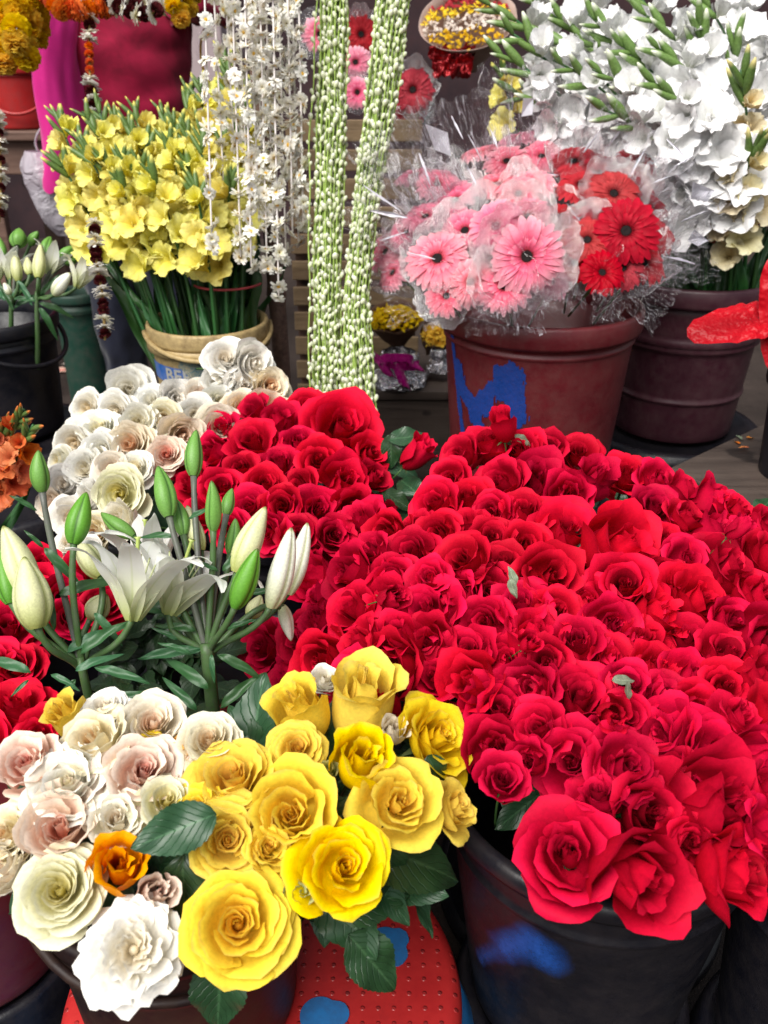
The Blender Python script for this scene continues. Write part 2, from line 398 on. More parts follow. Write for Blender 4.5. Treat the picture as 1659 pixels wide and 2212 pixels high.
# litter on the ground: each scrap is a thing of its own
for i, (x, y, c) in enumerate([(850, 812, 0), (905, 850, 1), (870, 890, 1), (940, 820, 0), (925, 905, 1), (150, 800, 2), (215, 815, 0), (165, 775, 0), (230, 790, 2), (835, 905, 3)]):
    p = at_z(x, y, .012)
    m = spin(frame(p, (random.uniform(-.2, .2), random.uniform(-.2, .2), 1), s=random.uniform(.05, .09)), random.uniform(0, 6))
    o = link('fallen_petal' if c != 1 else 'fallen_leaf', leaf_mesh(300 + i, 1, .45, 0, .15, .1, 4, 8).data('scrap', [M['cream'], M['leaf'], M['blush'], M['orange']][c]), None, m)
    tag(o, ['pale petal lying on the wet ground', 'dark leaf lying on the wet ground', 'pinkish petal lying on the wet ground', 'orange petal lying on the wet ground'][c] +
        (' behind the hanging white bud garlands' if x > 700 else ' between black bucket and trouser legs'), 'petal' if c != 1 else 'leaf', 'scraps on the ground %d%s' % (c, 'a' if x > 700 else 'b'))
# ---------------------------------------------------------------- containers
def bucket(name, label, c, r, h, zr, mat, taper=.8, lip=.012, rings=((.12, .006),), tilt=None, handle=None, n=64, cat='bucket', liph=.03, wob=None):
    """c: x, y of the rim centre; zr: rim height; h: body height"""
    M0 = Matrix.Translation((c[0], c[1], zr - h))
    if tilt is not None: M0 = M0 @ Matrix.Rotation(tilt[0], 4, 'X') @ Matrix.Rotation(tilt[1], 4, 'Y')
    t = thing(name, label, cat, M0)
    R = lambda z: r * (taper + (1 - taper) * z / h)
    prof = [(.001, .004), (R(0) * .94, .004), (R(0) * .98, 0), (R(0), .006)]
    zs = sorted([h * k for k in np.linspace(.06, .9, 14)])
    for z in zs: prof.append((R(z), z))
    for (fz, w) in rings:
        z = h * (1 - fz); prof += [(R(z - w * 1.6), z - w * 1.6), (R(z) + w, z - w * .7), (R(z) + w, z + w * .7), (R(z + w * 1.6), z + w * 1.6)]
    prof = sorted(prof[4:], key=lambda q: q[1]); prof = [(.001, .004), (R(0) * .94, .004), (R(0) * .98, 0), (R(0), .006)] + prof
    prof = [q for q in prof if q[1] < h - liph] + [(R(h - liph) , h - liph)]
    inner = [(R(h) - .004, h - liph), (R(h * .5) - .005, h * .5), (R(.03 * h) - .006, .02), (.001, .018)]
    mb = MB(); mb.lathe(prof + inner, n, wob); mb.obj('body', mat, t)
    mb = MB(); q = R(h)
    mb.lathe([(q - .005, h - liph - .003), (q + lip * .8, h - liph - .004), (q + lip, h - liph + .004), (q + lip, h - .006), (q + lip * .7, h), (q, h + .001), (q - .004, h - .004), (q - .005, h - liph - .003)], n, wob)
    mb.obj('rim', mat, t)
    if handle:
        a, drop = handle; mb = MB(); pts = []
        for s in np.linspace(0, PI, 24):
            x = (q + lip + .004) * math.cos(s); y = -(q + lip + .012) * math.sin(s) * .98; z = h - liph * .5 - drop * math.sin(s)
            pts.append(Matrix.Rotation(a, 3, 'Z') @ Vector((x, y, z)))
        mb.tube(pts, .006, 8); mb.obj('handle', mat, t)
    return t
def upturned(label, c, r, h, mat=None, z0=0.0, name='upturned_tub', taper=1.22):
    t = thing(name, label, 'tub', (c[0], c[1], z0))
    mb = MB(); mb.lathe([(r * taper, .03), (r * (1 + (taper - 1) * .5), h * .5), (r * 1.02, h - .03), (r * .99, h - .008), (r * .95, h), (r * .86, h - .004), (r * .84, h - .012), (r * .3, h - .014), (.001, h - .013)], 64); mb.obj('body', mat or M['black_pl'], t)
    mb = MB(); mb.lathe([(r * taper - .004, .031), (r * taper + .014, .029), (r * taper + .016, .004), (r * taper - .002, .001), (r * taper - .004, .031)], 64); mb.obj('rim', mat or M['black_pl'], t)
    return t
# where the containers stand
Bm = at_d(1168, 650, 2.0); Bp = at_d(1497, 588, 2.32); Bc = at_d(448, 690, 2.17); Bk = at_d(-22, 678, 2.2)
tm = bucket('plant_bucket', 'maroon bucket daubed with a blue painted stroke, holding the gerberas', Bm.xy, .218, .46, Bm.z, M['maroon_pl'], .84, .012, ((.105, .004), (.15, .004)), liph=.045)
upturned('black upturned tub under the maroon bucket with blue paint', Bm.xy, .22, Bm.z - .46)
bucket('plant_bucket', 'dark plum tub behind, holding the white gladioli', Bp.xy, .20, .42, Bp.z, M['plum_pl'], .82, .012, ((.36, .01), (.72, .004)), liph=.045)
upturned('black upturned tub under the dark plum gladiolus tub', Bp.xy, .25, Bp.z - .42)
tc = bucket('paint_bucket', 'grimy cream paint bucket with a blue printed band, holding yellow gladioli', Bc.xy, .141, .38, Bc.z, M['cream_pl'], .86, .008, ((.13, .012),), liph=.035, handle=(.3, .04))
upturned('black upturned tub under the cream paint bucket', Bc.xy, .16, Bc.z - .38)
bucket('black_bucket', 'black plastic bucket holding the distant white lilies', Bk.xy, .15, .3, Bk.z, M['black_pl'], .86, .01, ((.2, .006),), handle=(1.2, .09))
upturned('shiny black upturned tub under the black lily bucket', (Bk.x + .04, Bk.y - .02), .2, Bk.z - .3)
q = at_d(165, 640, 3.3); bucket('green_bin', 'dirty dark green plastic bin behind the white garland', q.xy, .085, .62, q.z + .02, M['green_pl'], .95, .008, ((.1, .005),), cat='bin')
q = at_d(40, 150, 3.35); QR = q
bucket('red_bucket', 'red plastic bucket standing on the wooden table', (q.x - .01, q.y), .13, .22, q.z + .02, M['red_pl'], .9, .008, ((.15, .005),), handle=(.2, .15))
# front containers
Bf = at_z(1285, 1800, .655)
Bf = Vector((.262, .79, .635))
bucket('rose_tub', 'big black tub with a smear of blue paint, holding the nearest red roses', Bf.xy, .188, .39, Bf.z, M['black_pl'], .74, .014, ((.2, .004),), liph=.02, cat='tub')
upturned('black upturned tub beneath the tub of nearest red roses', Bf.xy, .16, .244)
q = Vector((.56, .70, .60)); bucket('rose_tub', 'black tub at the picture corner, under the outermost red roses', q.xy, .15, .36, q.z, M['black_pl'], .8, .012, ((.2, .004),), liph=.02, cat='tub')
upturned('black upturned tub beneath the corner tub', q.xy, .14, .235)
q = Vector((.36, 1.14, .62)); bucket('rose_tub', 'black tub hidden under the middle of the red rose heap', q.xy, .24, .36, q.z, M['black_pl'], .8, .012, ((.2, .004),), cat='tub')
upturned('black upturned tub beneath the middle of the red rose heap', q.xy, .2, .255)
q = Vector((-.17, 1.50, .62)); bucket('rose_tub', 'black tub under the rounded clump of red roses at the back', q.xy, .17, .36, q.z, M['black_pl'], .8, .012, ((.2, .004),), cat='tub')
upturned('black upturned tub beneath the rounded clump of red roses', q.xy, .16, .255)
q = Vector((-.45, 1.58, .58)); bucket('rose_tub', 'black tub under the mound of small white roses', q.xy, .17, .34, q.z, M['black_pl'], .8, .012, ((.2, .004),), cat='tub')
upturned('black upturned tub beneath the mound of small white roses', q.xy, .17, .235)
q = at_z(-10, 1075, .46); upturned('big black upturned tub behind the long green lily bud', (q.x, q.y + .05), .22, .46, name='upturned_tub')
q = at_z(560, 1440, .50); upturned('glossy black upturned tub between the lily stems and red roses', (q.x, q.y), .17, .50)
q = Vector((-.30, .93, .52)); bucket('lily_bucket', 'red plastic bucket holding the large white lilies', q.xy, .12, .28, q.z, M['red_pl'], .85, .012, ((.2, .004),), cat='bucket')
upturned('black upturned tub beneath the red lily bucket', q.xy, .13, .235)
q = Vector((-.58, .84, .60)); bucket('rose_tub', 'maroon bucket at the picture edge, under red roses beside the lilies', q.xy, .15, .34, q.z, M['maroon_pl'], .85, .012, ((.2, .004),), cat='bucket')
upturned('black upturned tub beneath the maroon edge bucket', q.xy, .14, .255)
Bw = Vector((-.238, .70, .615))
bucket('flower_bucket', 'dark maroon bucket holding the yellow and cream roses', Bw.xy, .145, .265, Bw.z, M['front_pl'], .88, .01, ((.3, .004),), handle=(.55, .035), liph=.025)
# ---------------------------------------------------------------- red and blue stool under the front bucket
SZ = Bw.z - .267; SC_ = at_z(570, 2130, SZ)
st = thing('plastic_stool', 'round red plastic stool with blue legs under the front bucket', 'stool', (SC_.x, SC_.y, 0))
def stool_mat():
    k = N('stool_red'); mp = k.n('ShaderNodeMapping'); mp.inputs['Scale'].default_value = (52, 52, 52); k.link(k.coord('Object'), mp.inputs[0])
    fr = k.n('ShaderNodeVectorMath'); fr.operation = 'FRACTION'; k.link(mp.outputs[0], fr.inputs[0])
    sb = k.n('ShaderNodeVectorMath'); sb.operation = 'SUBTRACT'; k.link(fr.outputs[0], sb.inputs[0]); sb.inputs[1].default_value = (.5, .5, .5)
    ml = k.n('ShaderNodeVectorMath'); ml.operation = 'MULTIPLY'; k.link(sb.outputs[0], ml.inputs[0]); ml.inputs[1].default_value = (1, 1, 0)
    ln = k.n('ShaderNodeVectorMath'); ln.operation = 'LENGTH'; k.link(ml.outputs[0], ln.inputs[0])
    d = k.rng(ln.outputs['Value'], .10, .17, 1, 0); n1 = k.noise(9, 5, .7)
    c = k.mix(k.rng(n1, .3, .7, 0, 1), (.33, .012, .014), (.50, .028, .026)); c = k.mix(k.math('MULTIPLY', d, k.rng(k.noise(25, 3, .7), .35, .65, .1, .7)), c, (.10, .02, .02)); c = k.mix(k.rng(k.noise(6, 6, .75), .55, .75, 0, .6), c, (.10, .015, .02))
    return k.done(k.bsdf(c, .38, .5, k.bump(d, .5, .004)))
M['stool'] = stool_mat()
RS = .250
mb = MB(); mb.lathe([(.001, SZ), (RS * .8, SZ), (RS * .93, SZ + .001), (RS * .98, SZ - .006), (RS, SZ - .02), (RS * 1.0, SZ - .05), (RS * .97, SZ - .052), (RS * .96, SZ - .02), (.001, SZ - .012)], 96)
mb.obj('seat', M['stool'], st)
def blob(cx, cy, shapes, z, n=40):
    """outline of a union of discs, as a thin raised plate"""
    pts = []
    for k in range(n):
        a = 2 * PI * k / n; d = Vector((math.cos(a), math.sin(a))); best = 0
        for s in np.linspace(0, .2, 160):
            x, y = d.x * s, d.y * s
            if any((x - q[0]) ** 2 + (y - q[1]) ** 2 < q[2] ** 2 for q in shapes): best = s
        pts.append((cx + d.x * best, cy + d.y * best))
    mb = MB(); V = [(x, y, z) for x, y in pts] + [(x, y, z - .006) for x, y in pts]
    mb.add(V, [tuple(range(n))] + [(k, k + n, (k + 1) % n + n, (k + 1) % n) for k in range(n)]); return mb
for (px, py, sh) in ((832, 2035, [(0, 0, .022), (.016, .004, .016), (.012, -.018, .018), (-.01, -.012, .018)]), (690, 2195, [(0, 0, .024), (.02, .002, .017), (.004, -.02, .018)]), (300, 2090, [(0, 0, .022), (.016, .0, .018)])):
    p = at_z(px, py, SZ); blob(p.x - SC_.x, p.y - SC_.y, sh, SZ + .002).obj('cutout', M['blue_pl'], st, smooth=False)
for k in range(4):
    a = math.radians(8 + 90 * k); mb = MB(); rows = []
    for s in np.linspace(0, 1, 8):
        rr = RS * (.99 + .42 * s); z = SZ - .045 - s * (SZ - .045); row = []
        for q in np.linspace(-1, 1, 7):
            w = (.085 - .03 * s); x, y = rr - .03 * q * q + .0, w * q
            row.append((x * math.cos(a) - y * math.sin(a), x * math.sin(a) + y * math.cos(a), z))
        rows.append(row)
    mb.sheet(np.array(rows)); o = mb.obj('leg', M['blue_pl'], st); m = o.modifiers.new('t', 'SOLIDIFY'); m.thickness = .004
mb = MB(); mb.lathe([(RS * .97, SZ - .052), (RS * 1.0, SZ - .055), (RS * 1.02, SZ - .09), (RS * 1.0, SZ - .092), (RS * .95, SZ - .056)], 96); mb.obj('apron', M['blue_pl'], st)
# ---------------------------------------------------------------- paint and print on the buckets
def spray_mat():
    k = N('sprayed_blue'); v, t, r = k.attr()[:3]; tr = k.n('ShaderNodeBsdfTransparent'); m = k.n('ShaderNodeMixShader'); n1 = k.noise(120, 3, .7)
    k.link(k.math('MULTIPLY', k.math('MULTIPLY', v, k.rng(n1, .3, .7, .7, 1.3)), .8, clamp=True), m.inputs[0]); k.link(tr.outputs[0], m.inputs[1]); k.link(k.bsdf((.012, .075, .34), .5, .4), m.inputs[2]); return k.done(m.outputs[0])
M['spray'] = spray_mat()
def wrap_patch(fn_in, a0, a1, z0, z1, Rz, step=.0035, off=.0015, alpha=None):
    """cells of a grid wrapped round a bucket wall, kept where fn_in(angle, z)"""
    na = int((a1 - a0) * Rz((z0 + z1) / 2) / step); nz = int((z1 - z0) / step); V = []; F = []; idx = {}
    def vid(i, j):
        if (i, j) not in idx:
            a = a0 + (a1 - a0) * i / na; z = z0 + (z1 - z0) * j / nz; r = Rz(z) + off
            idx[i, j] = len(V); V.append((r * math.cos(a), r * math.sin(a), z))
        return idx[i, j]
    for i in range(na):
        for j in range(nz):
            if fn_in(a0 + (a1 - a0) * (i + .5) / na, z0 + (z1 - z0) * (j + .5) / nz): F.append((vid(i, j), vid(i + 1, j), vid(i + 1, j + 1), vid(i, j + 1)))
    if alpha: return MB().add(V, F, [(max(0, min(1, alpha(math.atan2(y, x), z))), 0, 0) for x, y, z in V])
    return MB().add(V, F)
def seg_d(p, a, b):
    p, a, b = Vector(p), Vector(a), Vector(b); d = b - a; t = max(0, min(1, (p - a).dot(d) / max(1e-9, d.length_squared))); return (p - a - d * t).length
def inv_bucket(px, py, B, r, h, taper):
    """angle and height on a bucket wall where a ray meets it"""
    rr = ray(px, py); s = depth_of(B) - r * 1.3
    for _ in range(400):
        p = CAMP + rr * s; z = p.z - (B.z - h); R = r * (taper + (1 - taper) * z / h)
        if math.hypot(p.x - B.x, p.y - B.y) <= R: break
        s += .0015
    return math.atan2(p.y - B.y, p.x - B.x), z
mk = [((992, 790), (1000, 850), 15), ((1000, 840), (1032, 890), 19), ((1032, 888), (1082, 825), 19), ((1082, 812), (1106, 800), 20), ((1106, 815), (1116, 905), 23), ((1018, 870), (1036, 925), 16), ((1090, 830), (1082, 850), 18)]
mk = [(inv_bucket(*a, Bm, .218, .46, .84), inv_bucket(*b, Bm, .218, .46, .84), w * 2.0 / FPX) for a, b, w in mk]
def inM(a, z):
    n = noise.noise(Vector((a * 9, z * 22, 3))) * .010 + noise.noise(Vector((a * 42, z * 25, 7))) * .007
    return any(seg_d((a * .2, z), (p[0] * .2, p[1]), (q[0] * .2, q[1])) < w + n for p, q, w in mk)
aa = [x[0] for s in mk for x in s[:2]]; zz = [x[1] for s in mk for x in s[:2]]
wrap_patch(inM, min(aa) - .3, max(aa) + .3, min(zz) - .05, max(zz) + .05, lambda z: .218 * (.84 + .16 * z / .46), .0025).obj('paint_mark', M['blue_paint'], tm)
# thin blue drip down the bucket's flank
dr = [inv_bucket(978, 720, Bm, .218, .46, .84), inv_bucket(1002, 945, Bm, .218, .46, .84)]
wrap_patch(lambda a, z: seg_d((a * .2, z), (dr[0][0] * .2, dr[0][1]), (dr[1][0] * .2, dr[1][1])) < .008 + .004 * noise.noise(Vector((a * 5, z * 30, 1))), min(dr[0][0], dr[1][0]) - .1, max(dr[0][0], dr[1][0]) + .1, dr[1][1] - .01, dr[0][1] + .01, lambda z: .218 * (.84 + .16 * z / .46), .0025).obj('paint_drip', M['blue_paint'], tm)
RC = lambda z: .141 * (.86 + .14 * z / .38)
a1, z1 = inv_bucket(350, 805, Bc, .141, .38, .86); a2, z2 = inv_bucket(420, 815, Bc, .141, .38, .86)
zb = (z1 + z2) / 2
wrap_patch(lambda a, z: abs(z - zb + .0 * a) < .0225, a1 - .35, a2 + .55, zb - .03, zb + .03, RC, .003).obj('printed_band', M['band_blue'], tc)
ap, zp = inv_bucket(420, 790, Bc, .141, .38, .86)
wrap_patch(lambda a, z: ((a - ap) / .36) ** 2 + ((z - zp) / .035) ** 2 + .9 * noise.noise(Vector((a * 6, z * 30, 0))) < .75, ap - .6, ap + .6, zp - .06, zp + .06, RC, .003, .003).obj('printed_patch', M['band_teal'], tc)
wrap_patch(lambda a, z: True, a1 - .35, a2 + .55, zb - .125, zb - .055, RC, .004).obj('printed_band', M['band_blue'], tc)
# the worn lettering BER on the band
cu = bpy.data.curves.new('lettering', 'FONT'); cu.body = 'BER'; cu.size = .044; cu.extrude = 0; cu.align_x = 'CENTER'; cu.align_y = 'CENTER'; cu.space_character = 1.1; cu.offset = .0012
tmp = bpy.data.objects.new('lettering', cu); COL.objects.link(tmp); bpy.context.view_layer.update()
me = bpy.data.meshes.new_from_object(tmp.evaluated_get(bpy.context.evaluated_depsgraph_get())); bpy.data.objects.remove(tmp)
bm = bmesh.new(); bm.from_mesh(me); bmesh.ops.triangulate(bm, faces=bm.faces); bmesh.ops.subdivide_edges(bm, edges=bm.edges, cuts=3)
am, _ = inv_bucket(386, 808, Bc, .141, .38, .86)
for v in bm.verts:
    z = zb + v.co.y; a = am + v.co.x / RC(z); r = RC(z) + .003; v.co = (r * math.cos(a), r * math.sin(a), z)
bm.to_mesh(me); me.materials.clear(); me.materials.append(M['print_white']); link('lettering', me, tc)
# blue spray smear on the big front tub
RF = lambda z: .188 * (.74 + .26 * z / .39)
tf = [o for o in bpy.data.objects if o.get('label', '').startswith('big black tub with')][0]
s1 = [inv_bucket(*p, Bf, .188, .39, .74) for p in ((1040, 2070), (1090, 2045), (1160, 2032), (1178, 2068))]
def inS(a, z):
    n = noise.noise(Vector((a * 7, z * 25, 5))) * .006; best = 0
    for i in range(3):
        w = (.014, .026, .030)[i]; d = seg_d((a * .15, z), (s1[i][0] * .15, s1[i][1]), (s1[i + 1][0] * .15, s1[i + 1][1])) + n
        best = max(best, (1.25 - 1.25 * d / w) * (.6, .9, 1)[i])
    return best
wrap_patch(lambda a, z: inS(a, z) > -.1, min(a for a, z in s1) - .3, max(a for a, z in s1) + .3, min(z for a, z in s1) - .05, max(z for a, z in s1) + .05, RF, .004, .0015, inS).obj('paint_mark', M['spray'], tf)
# ---------------------------------------------------------------- table, plank, crate, pole, rods
tb = thing('wooden_table', 'rough wooden table at the back with the red bucket on it', 'table', (QR.x, QR.y, 0))
TT = QR.z - .2
x1 = at_y(127, 300, QR.y - .1).x - QR.x
mb = MB(); mb.box((x1 - .6, .25, TT - .02), (1.2, .8, .035)); bevel(mb.obj('tabletop', M['wood'], tb, smooth=False), .006)
mb = MB(); mb.box((x1 - .62, -.10, TT - .1), (1.16, .03, .12)); bevel(mb.obj('apron', M['wood'], tb, smooth=False), .005)
for lx in (x1 - .31, x1 - 1.1):
    for ly in (-.06, .55):
        mb = MB(); mb.box((lx, ly, (TT - .04) / 2), (.075, .05, TT - .04)); bevel(mb.obj('leg', M['wood'], tb, smooth=False), .005)
A, B_, C_ = at_z(1447, 1010, .60), at_z(1800, 845, .60), at_z(1800, 1185, .60)
pl = thing('plank_table', 'dark weathered plank table corner beyond the red roses', 'table', (A.x, A.y, 0))
e1, e2 = (B_ - A), (C_ - A)
mb = MB(); D = A + e1 + e2
V = [Vector((p.x - A.x, p.y - A.y, z)) for z in (.60, .56) for p in (A, C_, D, B_)]
mb.add([list(v) for v in V], [(0, 1, 2, 3), (7, 6, 5, 4), (0, 4, 5, 1), (1, 5, 6, 2), (2, 6, 7, 3), (3, 7, 4, 0)]); bevel(mb.obj('tabletop', M['wood_dark'], pl, smooth=False), .004)
for s, q in ((.12, .12), (.85, .1), (.1, .85), (.85, .85)):
    p = e1 * s + e2 * q; mb = MB(); mb.box((p.x, p.y, .28), (.06, .06, .558)); mb.obj('leg', M['wood_dark'], pl, smooth=False)
for i, (px, py) in enumerate([(1597, 958), (1618, 966), (1590, 940), (1612, 945)]):
    o = link('fallen_petal', leaf_mesh(400 + i, 1, .5, 0, .2, .1, 4, 6).data('petal', M['orange' if i != 2 else 'leaf_pale']), None, spin(frame(at_z(px, py, .606), (.1, .1, 1), s=.025), i * 1.7))
    tag(o, 'tiny orange petal scrap lying on the dark plank table' if i != 2 else 'tiny pale leaf scrap lying on the dark plank table', 'petal', 'scraps on the plank table' if i != 2 else None)
q = at_d(1132, 870, 2.35); q2 = at_d(1128, 250, 2.42)
q = at_d(610, 850, 2.45); q2 = at_d(606, 400, 2.48)
bp = thing('bamboo_pole', 'upright bamboo pole below the white flower strings', 'pole', (q.x, q.y, 0))
mb = MB(); pts = []; rad = []
for s in np.linspace(0, 1, 60):
    z = s * 1.5; pts.append((.006 * math.sin(z * 3) + (q2.x - q.x) * s, 0, z)); k = (z / .27) % 1; rad.append(.0245 + (.004 if k < .06 else 0) - .004 * s)
mb.tube(pts, rad, 16); mb.obj('cane', M['bamboo'], bp)
for i, (px, py, d) in enumerate([(765, 300, 2.75)]):
    p = at_d(px, py, d); cr = thing('slatted_crate', 'slatted wooden crate behind the hanging bud garlands', 'crate', (p.x, p.y, 0))
    for k in range(14):
        mb = MB(); mb.box((0, -.012, .05 + k * .085), (.42, .014, .062)); bevel(mb.obj('slat', M['slat_wood'], cr, smooth=False), .003)
    for sx in (-.18, .18):
        mb = MB(); mb.box((sx, .02, .6), (.04, .03, 1.2)); mb.obj('post', M['wood'], cr, smooth=False)
mb = MB(); q = at_d(700, 20, 2.0); mb.tube([(-1.6, q.y + .02, 2.05), (1.6, q.y + .02, 2.05)], .02, 12); ro = mb.obj('hanging_rod', M['bamboo']); rq = [MB().tube([(sx, q.y + .02, 0), (sx, q.y + .02, 2.03)], .025, 12).obj('upright', M['bamboo'], ro) for sx in (-1.58, 1.58)]; tag(ro, 'bamboo rod overhead from which the flower strings hang', 'rod')
ROD_Y, ROD_Z = q.y + .02, 2.05
# ---------------------------------------------------------------- placing roses
ROSES = []          # (root object, px, py, r, style, cluster)
_stem = {}
def stem_data(k):
    if k not in _stem:
        g = np.random.default_rng(k); mb = MB(); a = g.uniform(0, 6)
        mb.tube([(.25 * math.cos(a) * s * s, .25 * math.sin(a) * s * s, -.3 - 4.6 * s) for s in np.linspace(0, 1, 7)], .055, 6); _stem[k] = mb.data('rose_stem', M['stem'])
    return _stem[k]
_cal = [calyx_mesh(s).data('rose_calyx', M['sepal']) for s in range(3)]
_leaves = [leaf_mesh(s, 1, .6 + .06 * (s % 2), .02, .22, .15 + .15 * s).data('rose_leaf', M['leaf']) for s in range(4)]
STYLE_WORD = {'tea0': 'half open', 'tea1': 'half open', 'tea2': 'open', 'tea3': 'open', 'tea4': 'wide open', 'tea5': 'wide open', 'tea6': 'fully spread'}
def rose(px, py, r, z, typ, mat, axis, cluster, name, stem=True, calyx=False, squash=1.0):
    """r: apparent radius in picture units"""
    d0 = depth_of(at_z(px, py, z)); R = r * d0 / FPX
    me, h = rose_data(typ, mat)
    ax = Vector(axis).normalized()
    c = at_z(px, py, z) - ax * (h * .55 * R)
    m = spin(frame(c, ax, s=R), random.uniform(0, 2 * PI))
    t = thing(name, None, 'rose', m)
    link('blossom', me, t)
    if stem: link('stem', stem_data(len(ROSES) % 5), t)
    if calyx: link('calyx', _cal[len(ROSES) % 3], t)
    WM[t.name] = m
    ROSES.append([t, px, py, r, typ, cluster, mat]); return t
def add_leaf(px, py, z, L, facing, up, cluster=None, mat=None, seed=0, owner=None):
    """a leaf on the nearest rose of its clump"""
    if owner is None:
        owner = min((q for q in ROSES if cluster is None or q[5] == cluster), key=lambda q: (q[1] - px) ** 2 + (q[2] - py) ** 2)[0]
    z_ = Vector(facing).normalized(); y_ = Vector(up); y_ = (y_ - z_ * y_.dot(z_)).normalized(); x_ = y_.cross(z_)
    w = Matrix((x_, y_, z_)).transposed().to_4x4(); p = at_z(px, py, z)
    w = Matrix.Translation(p) @ w @ Matrix.Scale(L, 4) @ Matrix.Translation((0, -.5, 0))
    o = link('leaf', _leaves[seed % 4] if mat is None else leaf_mesh(60 + seed, 1, .5, .015, .2, .2).data('leaf', M[mat]), owner, WM[owner.name].inverted() @ w)
    return o
def facing(px, py, z, cx, f, lean=.6, w=450):
    p = at_z(px, py, z); to = (CAMP - p).normalized()
    a = Vector((0, 0, 1)) * (1 - f) + to * f + Vector(((px - cx) / w * lean, 0, 0))
    return a + Vector((random.gauss(0, .2), random.gauss(0, .18), random.gauss(0, .12)))
# --- the big heap of red roses
def zheap(x, y):
    z = .755 - .035 * max(0, (y - 1650) / 250) + .05 * math.exp(-((x - 1130) / 300) ** 2 - ((y - 1180) / 190) ** 2)
    z -= .10 * max(0, (790 - x) / 150) ** 1.3
    return z
HEAP = """1100 975 45|1050 990 38|1180 978 42|1232 990 40|1005 1005 38|955 1010 34|1290 1030 46 b|1358 1018 50|1420 1045 40|1480 1065 36|1532 1075 36|1582 1095 34|1622 1115 32|1440 1095 40|1505 1115 36|1562 1130 34|1610 1150 32
1165 1042 58|1065 1058 48|985 1062 44|912 1055 40|890 1090 34|1112 1110 50|1030 1100 40|1245 1062 40|1205 1168 92 6|1330 1225 76 0|1130 1195 46|970 1145 46|882 1192 50|800 1155 42|922 1122 38|992 1212 55|730 1185 44|716 1245 56|800 1218 44|1092 1232 48|1192 1275 74 2|1340 1292 68 1|1462 1180 40|1505 1212 48|1562 1235 70|1622 1205 56|1520 1312 62 3|1612 1295 56
662 1235 42|640 1305 40|672 1335 46|748 1302 48|832 1332 50|932 1322 58 4|1042 1348 52|1118 1316 46|1440 1290 46|692 1402 52|762 1402 46|800 1440 44|880 1432 62 1|962 1402 44|1002 1445 46|1082 1428 52|1195 1470 88 5|1262 1382 48|1322 1362 52 4|1392 1372 48 3|1300 1325 44|1482 1402 54|1560 1402 50|1632 1385 48|1425 1435 46
702 1455 42|932 1475 46|1062 1542 66 2|985 1515 44|1140 1612 44 0|1242 1622 78 6|1362 1492 46|1422 1505 42|1502 1475 46|1545 1482 40|1622 1475 48|1440 1572 60 1|1550 1592 72 6|1640 1545 48|1380 1645 66 3
1400 1722 92 1|1562 1725 78 0|1642 1685 52|1228 1842 108 4|1388 1902 100 0|1602 1885 80 1|1652 1772 52|1345 1540 40|1010 1590 50|1290 1710 50|1490 1650 48|1480 1790 52|1130 1560 40|1310 1450 42|1180 1370 46|1600 1650 48|1690 1880 60|1680 1340 48|1690 1580 50|1700 1450 46|1700 1240 44
640 1380 38|668 1440 36|655 1275 36|1085 1655 44|850 1240 40|1250 1320 44|905 1255 38|1395 1320 40|860 1380 36|1150 1450 40|850 1140 36|1060 1160 40|1560 1340 46|745 1440 38|1000 1295 34|1070 1290 36|1150 1500 38|1320 1600 40|1490 1550 40|1600 1540 38"""
def relax(L, k=.80, vs=.86, it=40, pull=.03, away=()):
    """push overlapping blossoms apart a little, keeping them near where they were seen"""
    P = np.array([[q[0], q[1]] for q in L]); A = P.copy(); R = np.array([q[2] for q in L])
    for _ in range(it):
        D = P[:, None] - P[None]; D[..., 1] /= vs; d = np.hypot(D[..., 0], D[..., 1]) + 1e-6; np.fill_diagonal(d, 1e9)
        o = np.clip(k * (R[:, None] + R[None]) - d, 0, None); F = (D / d[..., None] * o[..., None] * .22).sum(1); F[:, 1] *= vs; P += F + (A - P) * pull
        for (ax, ay, ar) in away:
            e = P - np.array([ax, ay]); n = np.hypot(e[:, 0], e[:, 1]) + 1e-6; P += e / n[:, None] * np.clip(ar + R * .8 - n, 0, None)[:, None] * .6
    return P
HL = []
for row in HEAP.replace('\n', '|').split('|'):
    q = row.split(); x, y, r = map(float, q[:3]); k = q[3] if len(q) > 3 else random.choice('0011223345')
    r = 40 + (r - 40) * .62 + max(0, y - 1000) * .016 if y < 1600 else r * (.96 if r < 88 else .84)
    HL.append([x, y, r * 1.22 * random.uniform(.9, 1.12), k])
HP_ = relax(HL, k=.73, away=[(945, 1592, 84), (985, 1745, 50), (1470, 975, 40), (1540, 1000, 40), (1610, 1030, 40), (1660, 1060, 40), (1390, 950, 40), (1130, 890, 40), (640, 1190, 30), (600, 1300, 50), (885, 1000, 62), (858, 1075, 40)])
for (x0, y0, r, k), (x, y) in zip(HL, HP_):
    f = .42 + .42 * min(1, max(0, (y - 1000) / 900)) + random.uniform(-.12, .12)
    z = zheap(x, y); x, y = float(x), float(y)
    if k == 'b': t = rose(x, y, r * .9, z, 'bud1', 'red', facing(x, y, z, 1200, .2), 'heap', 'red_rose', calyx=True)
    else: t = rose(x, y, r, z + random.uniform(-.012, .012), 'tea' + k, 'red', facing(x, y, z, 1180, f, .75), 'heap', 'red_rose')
    ROSES[-1][1], ROSES[-1][2] = x, y; ROSES[-1].append((int(x0), int(y0)))
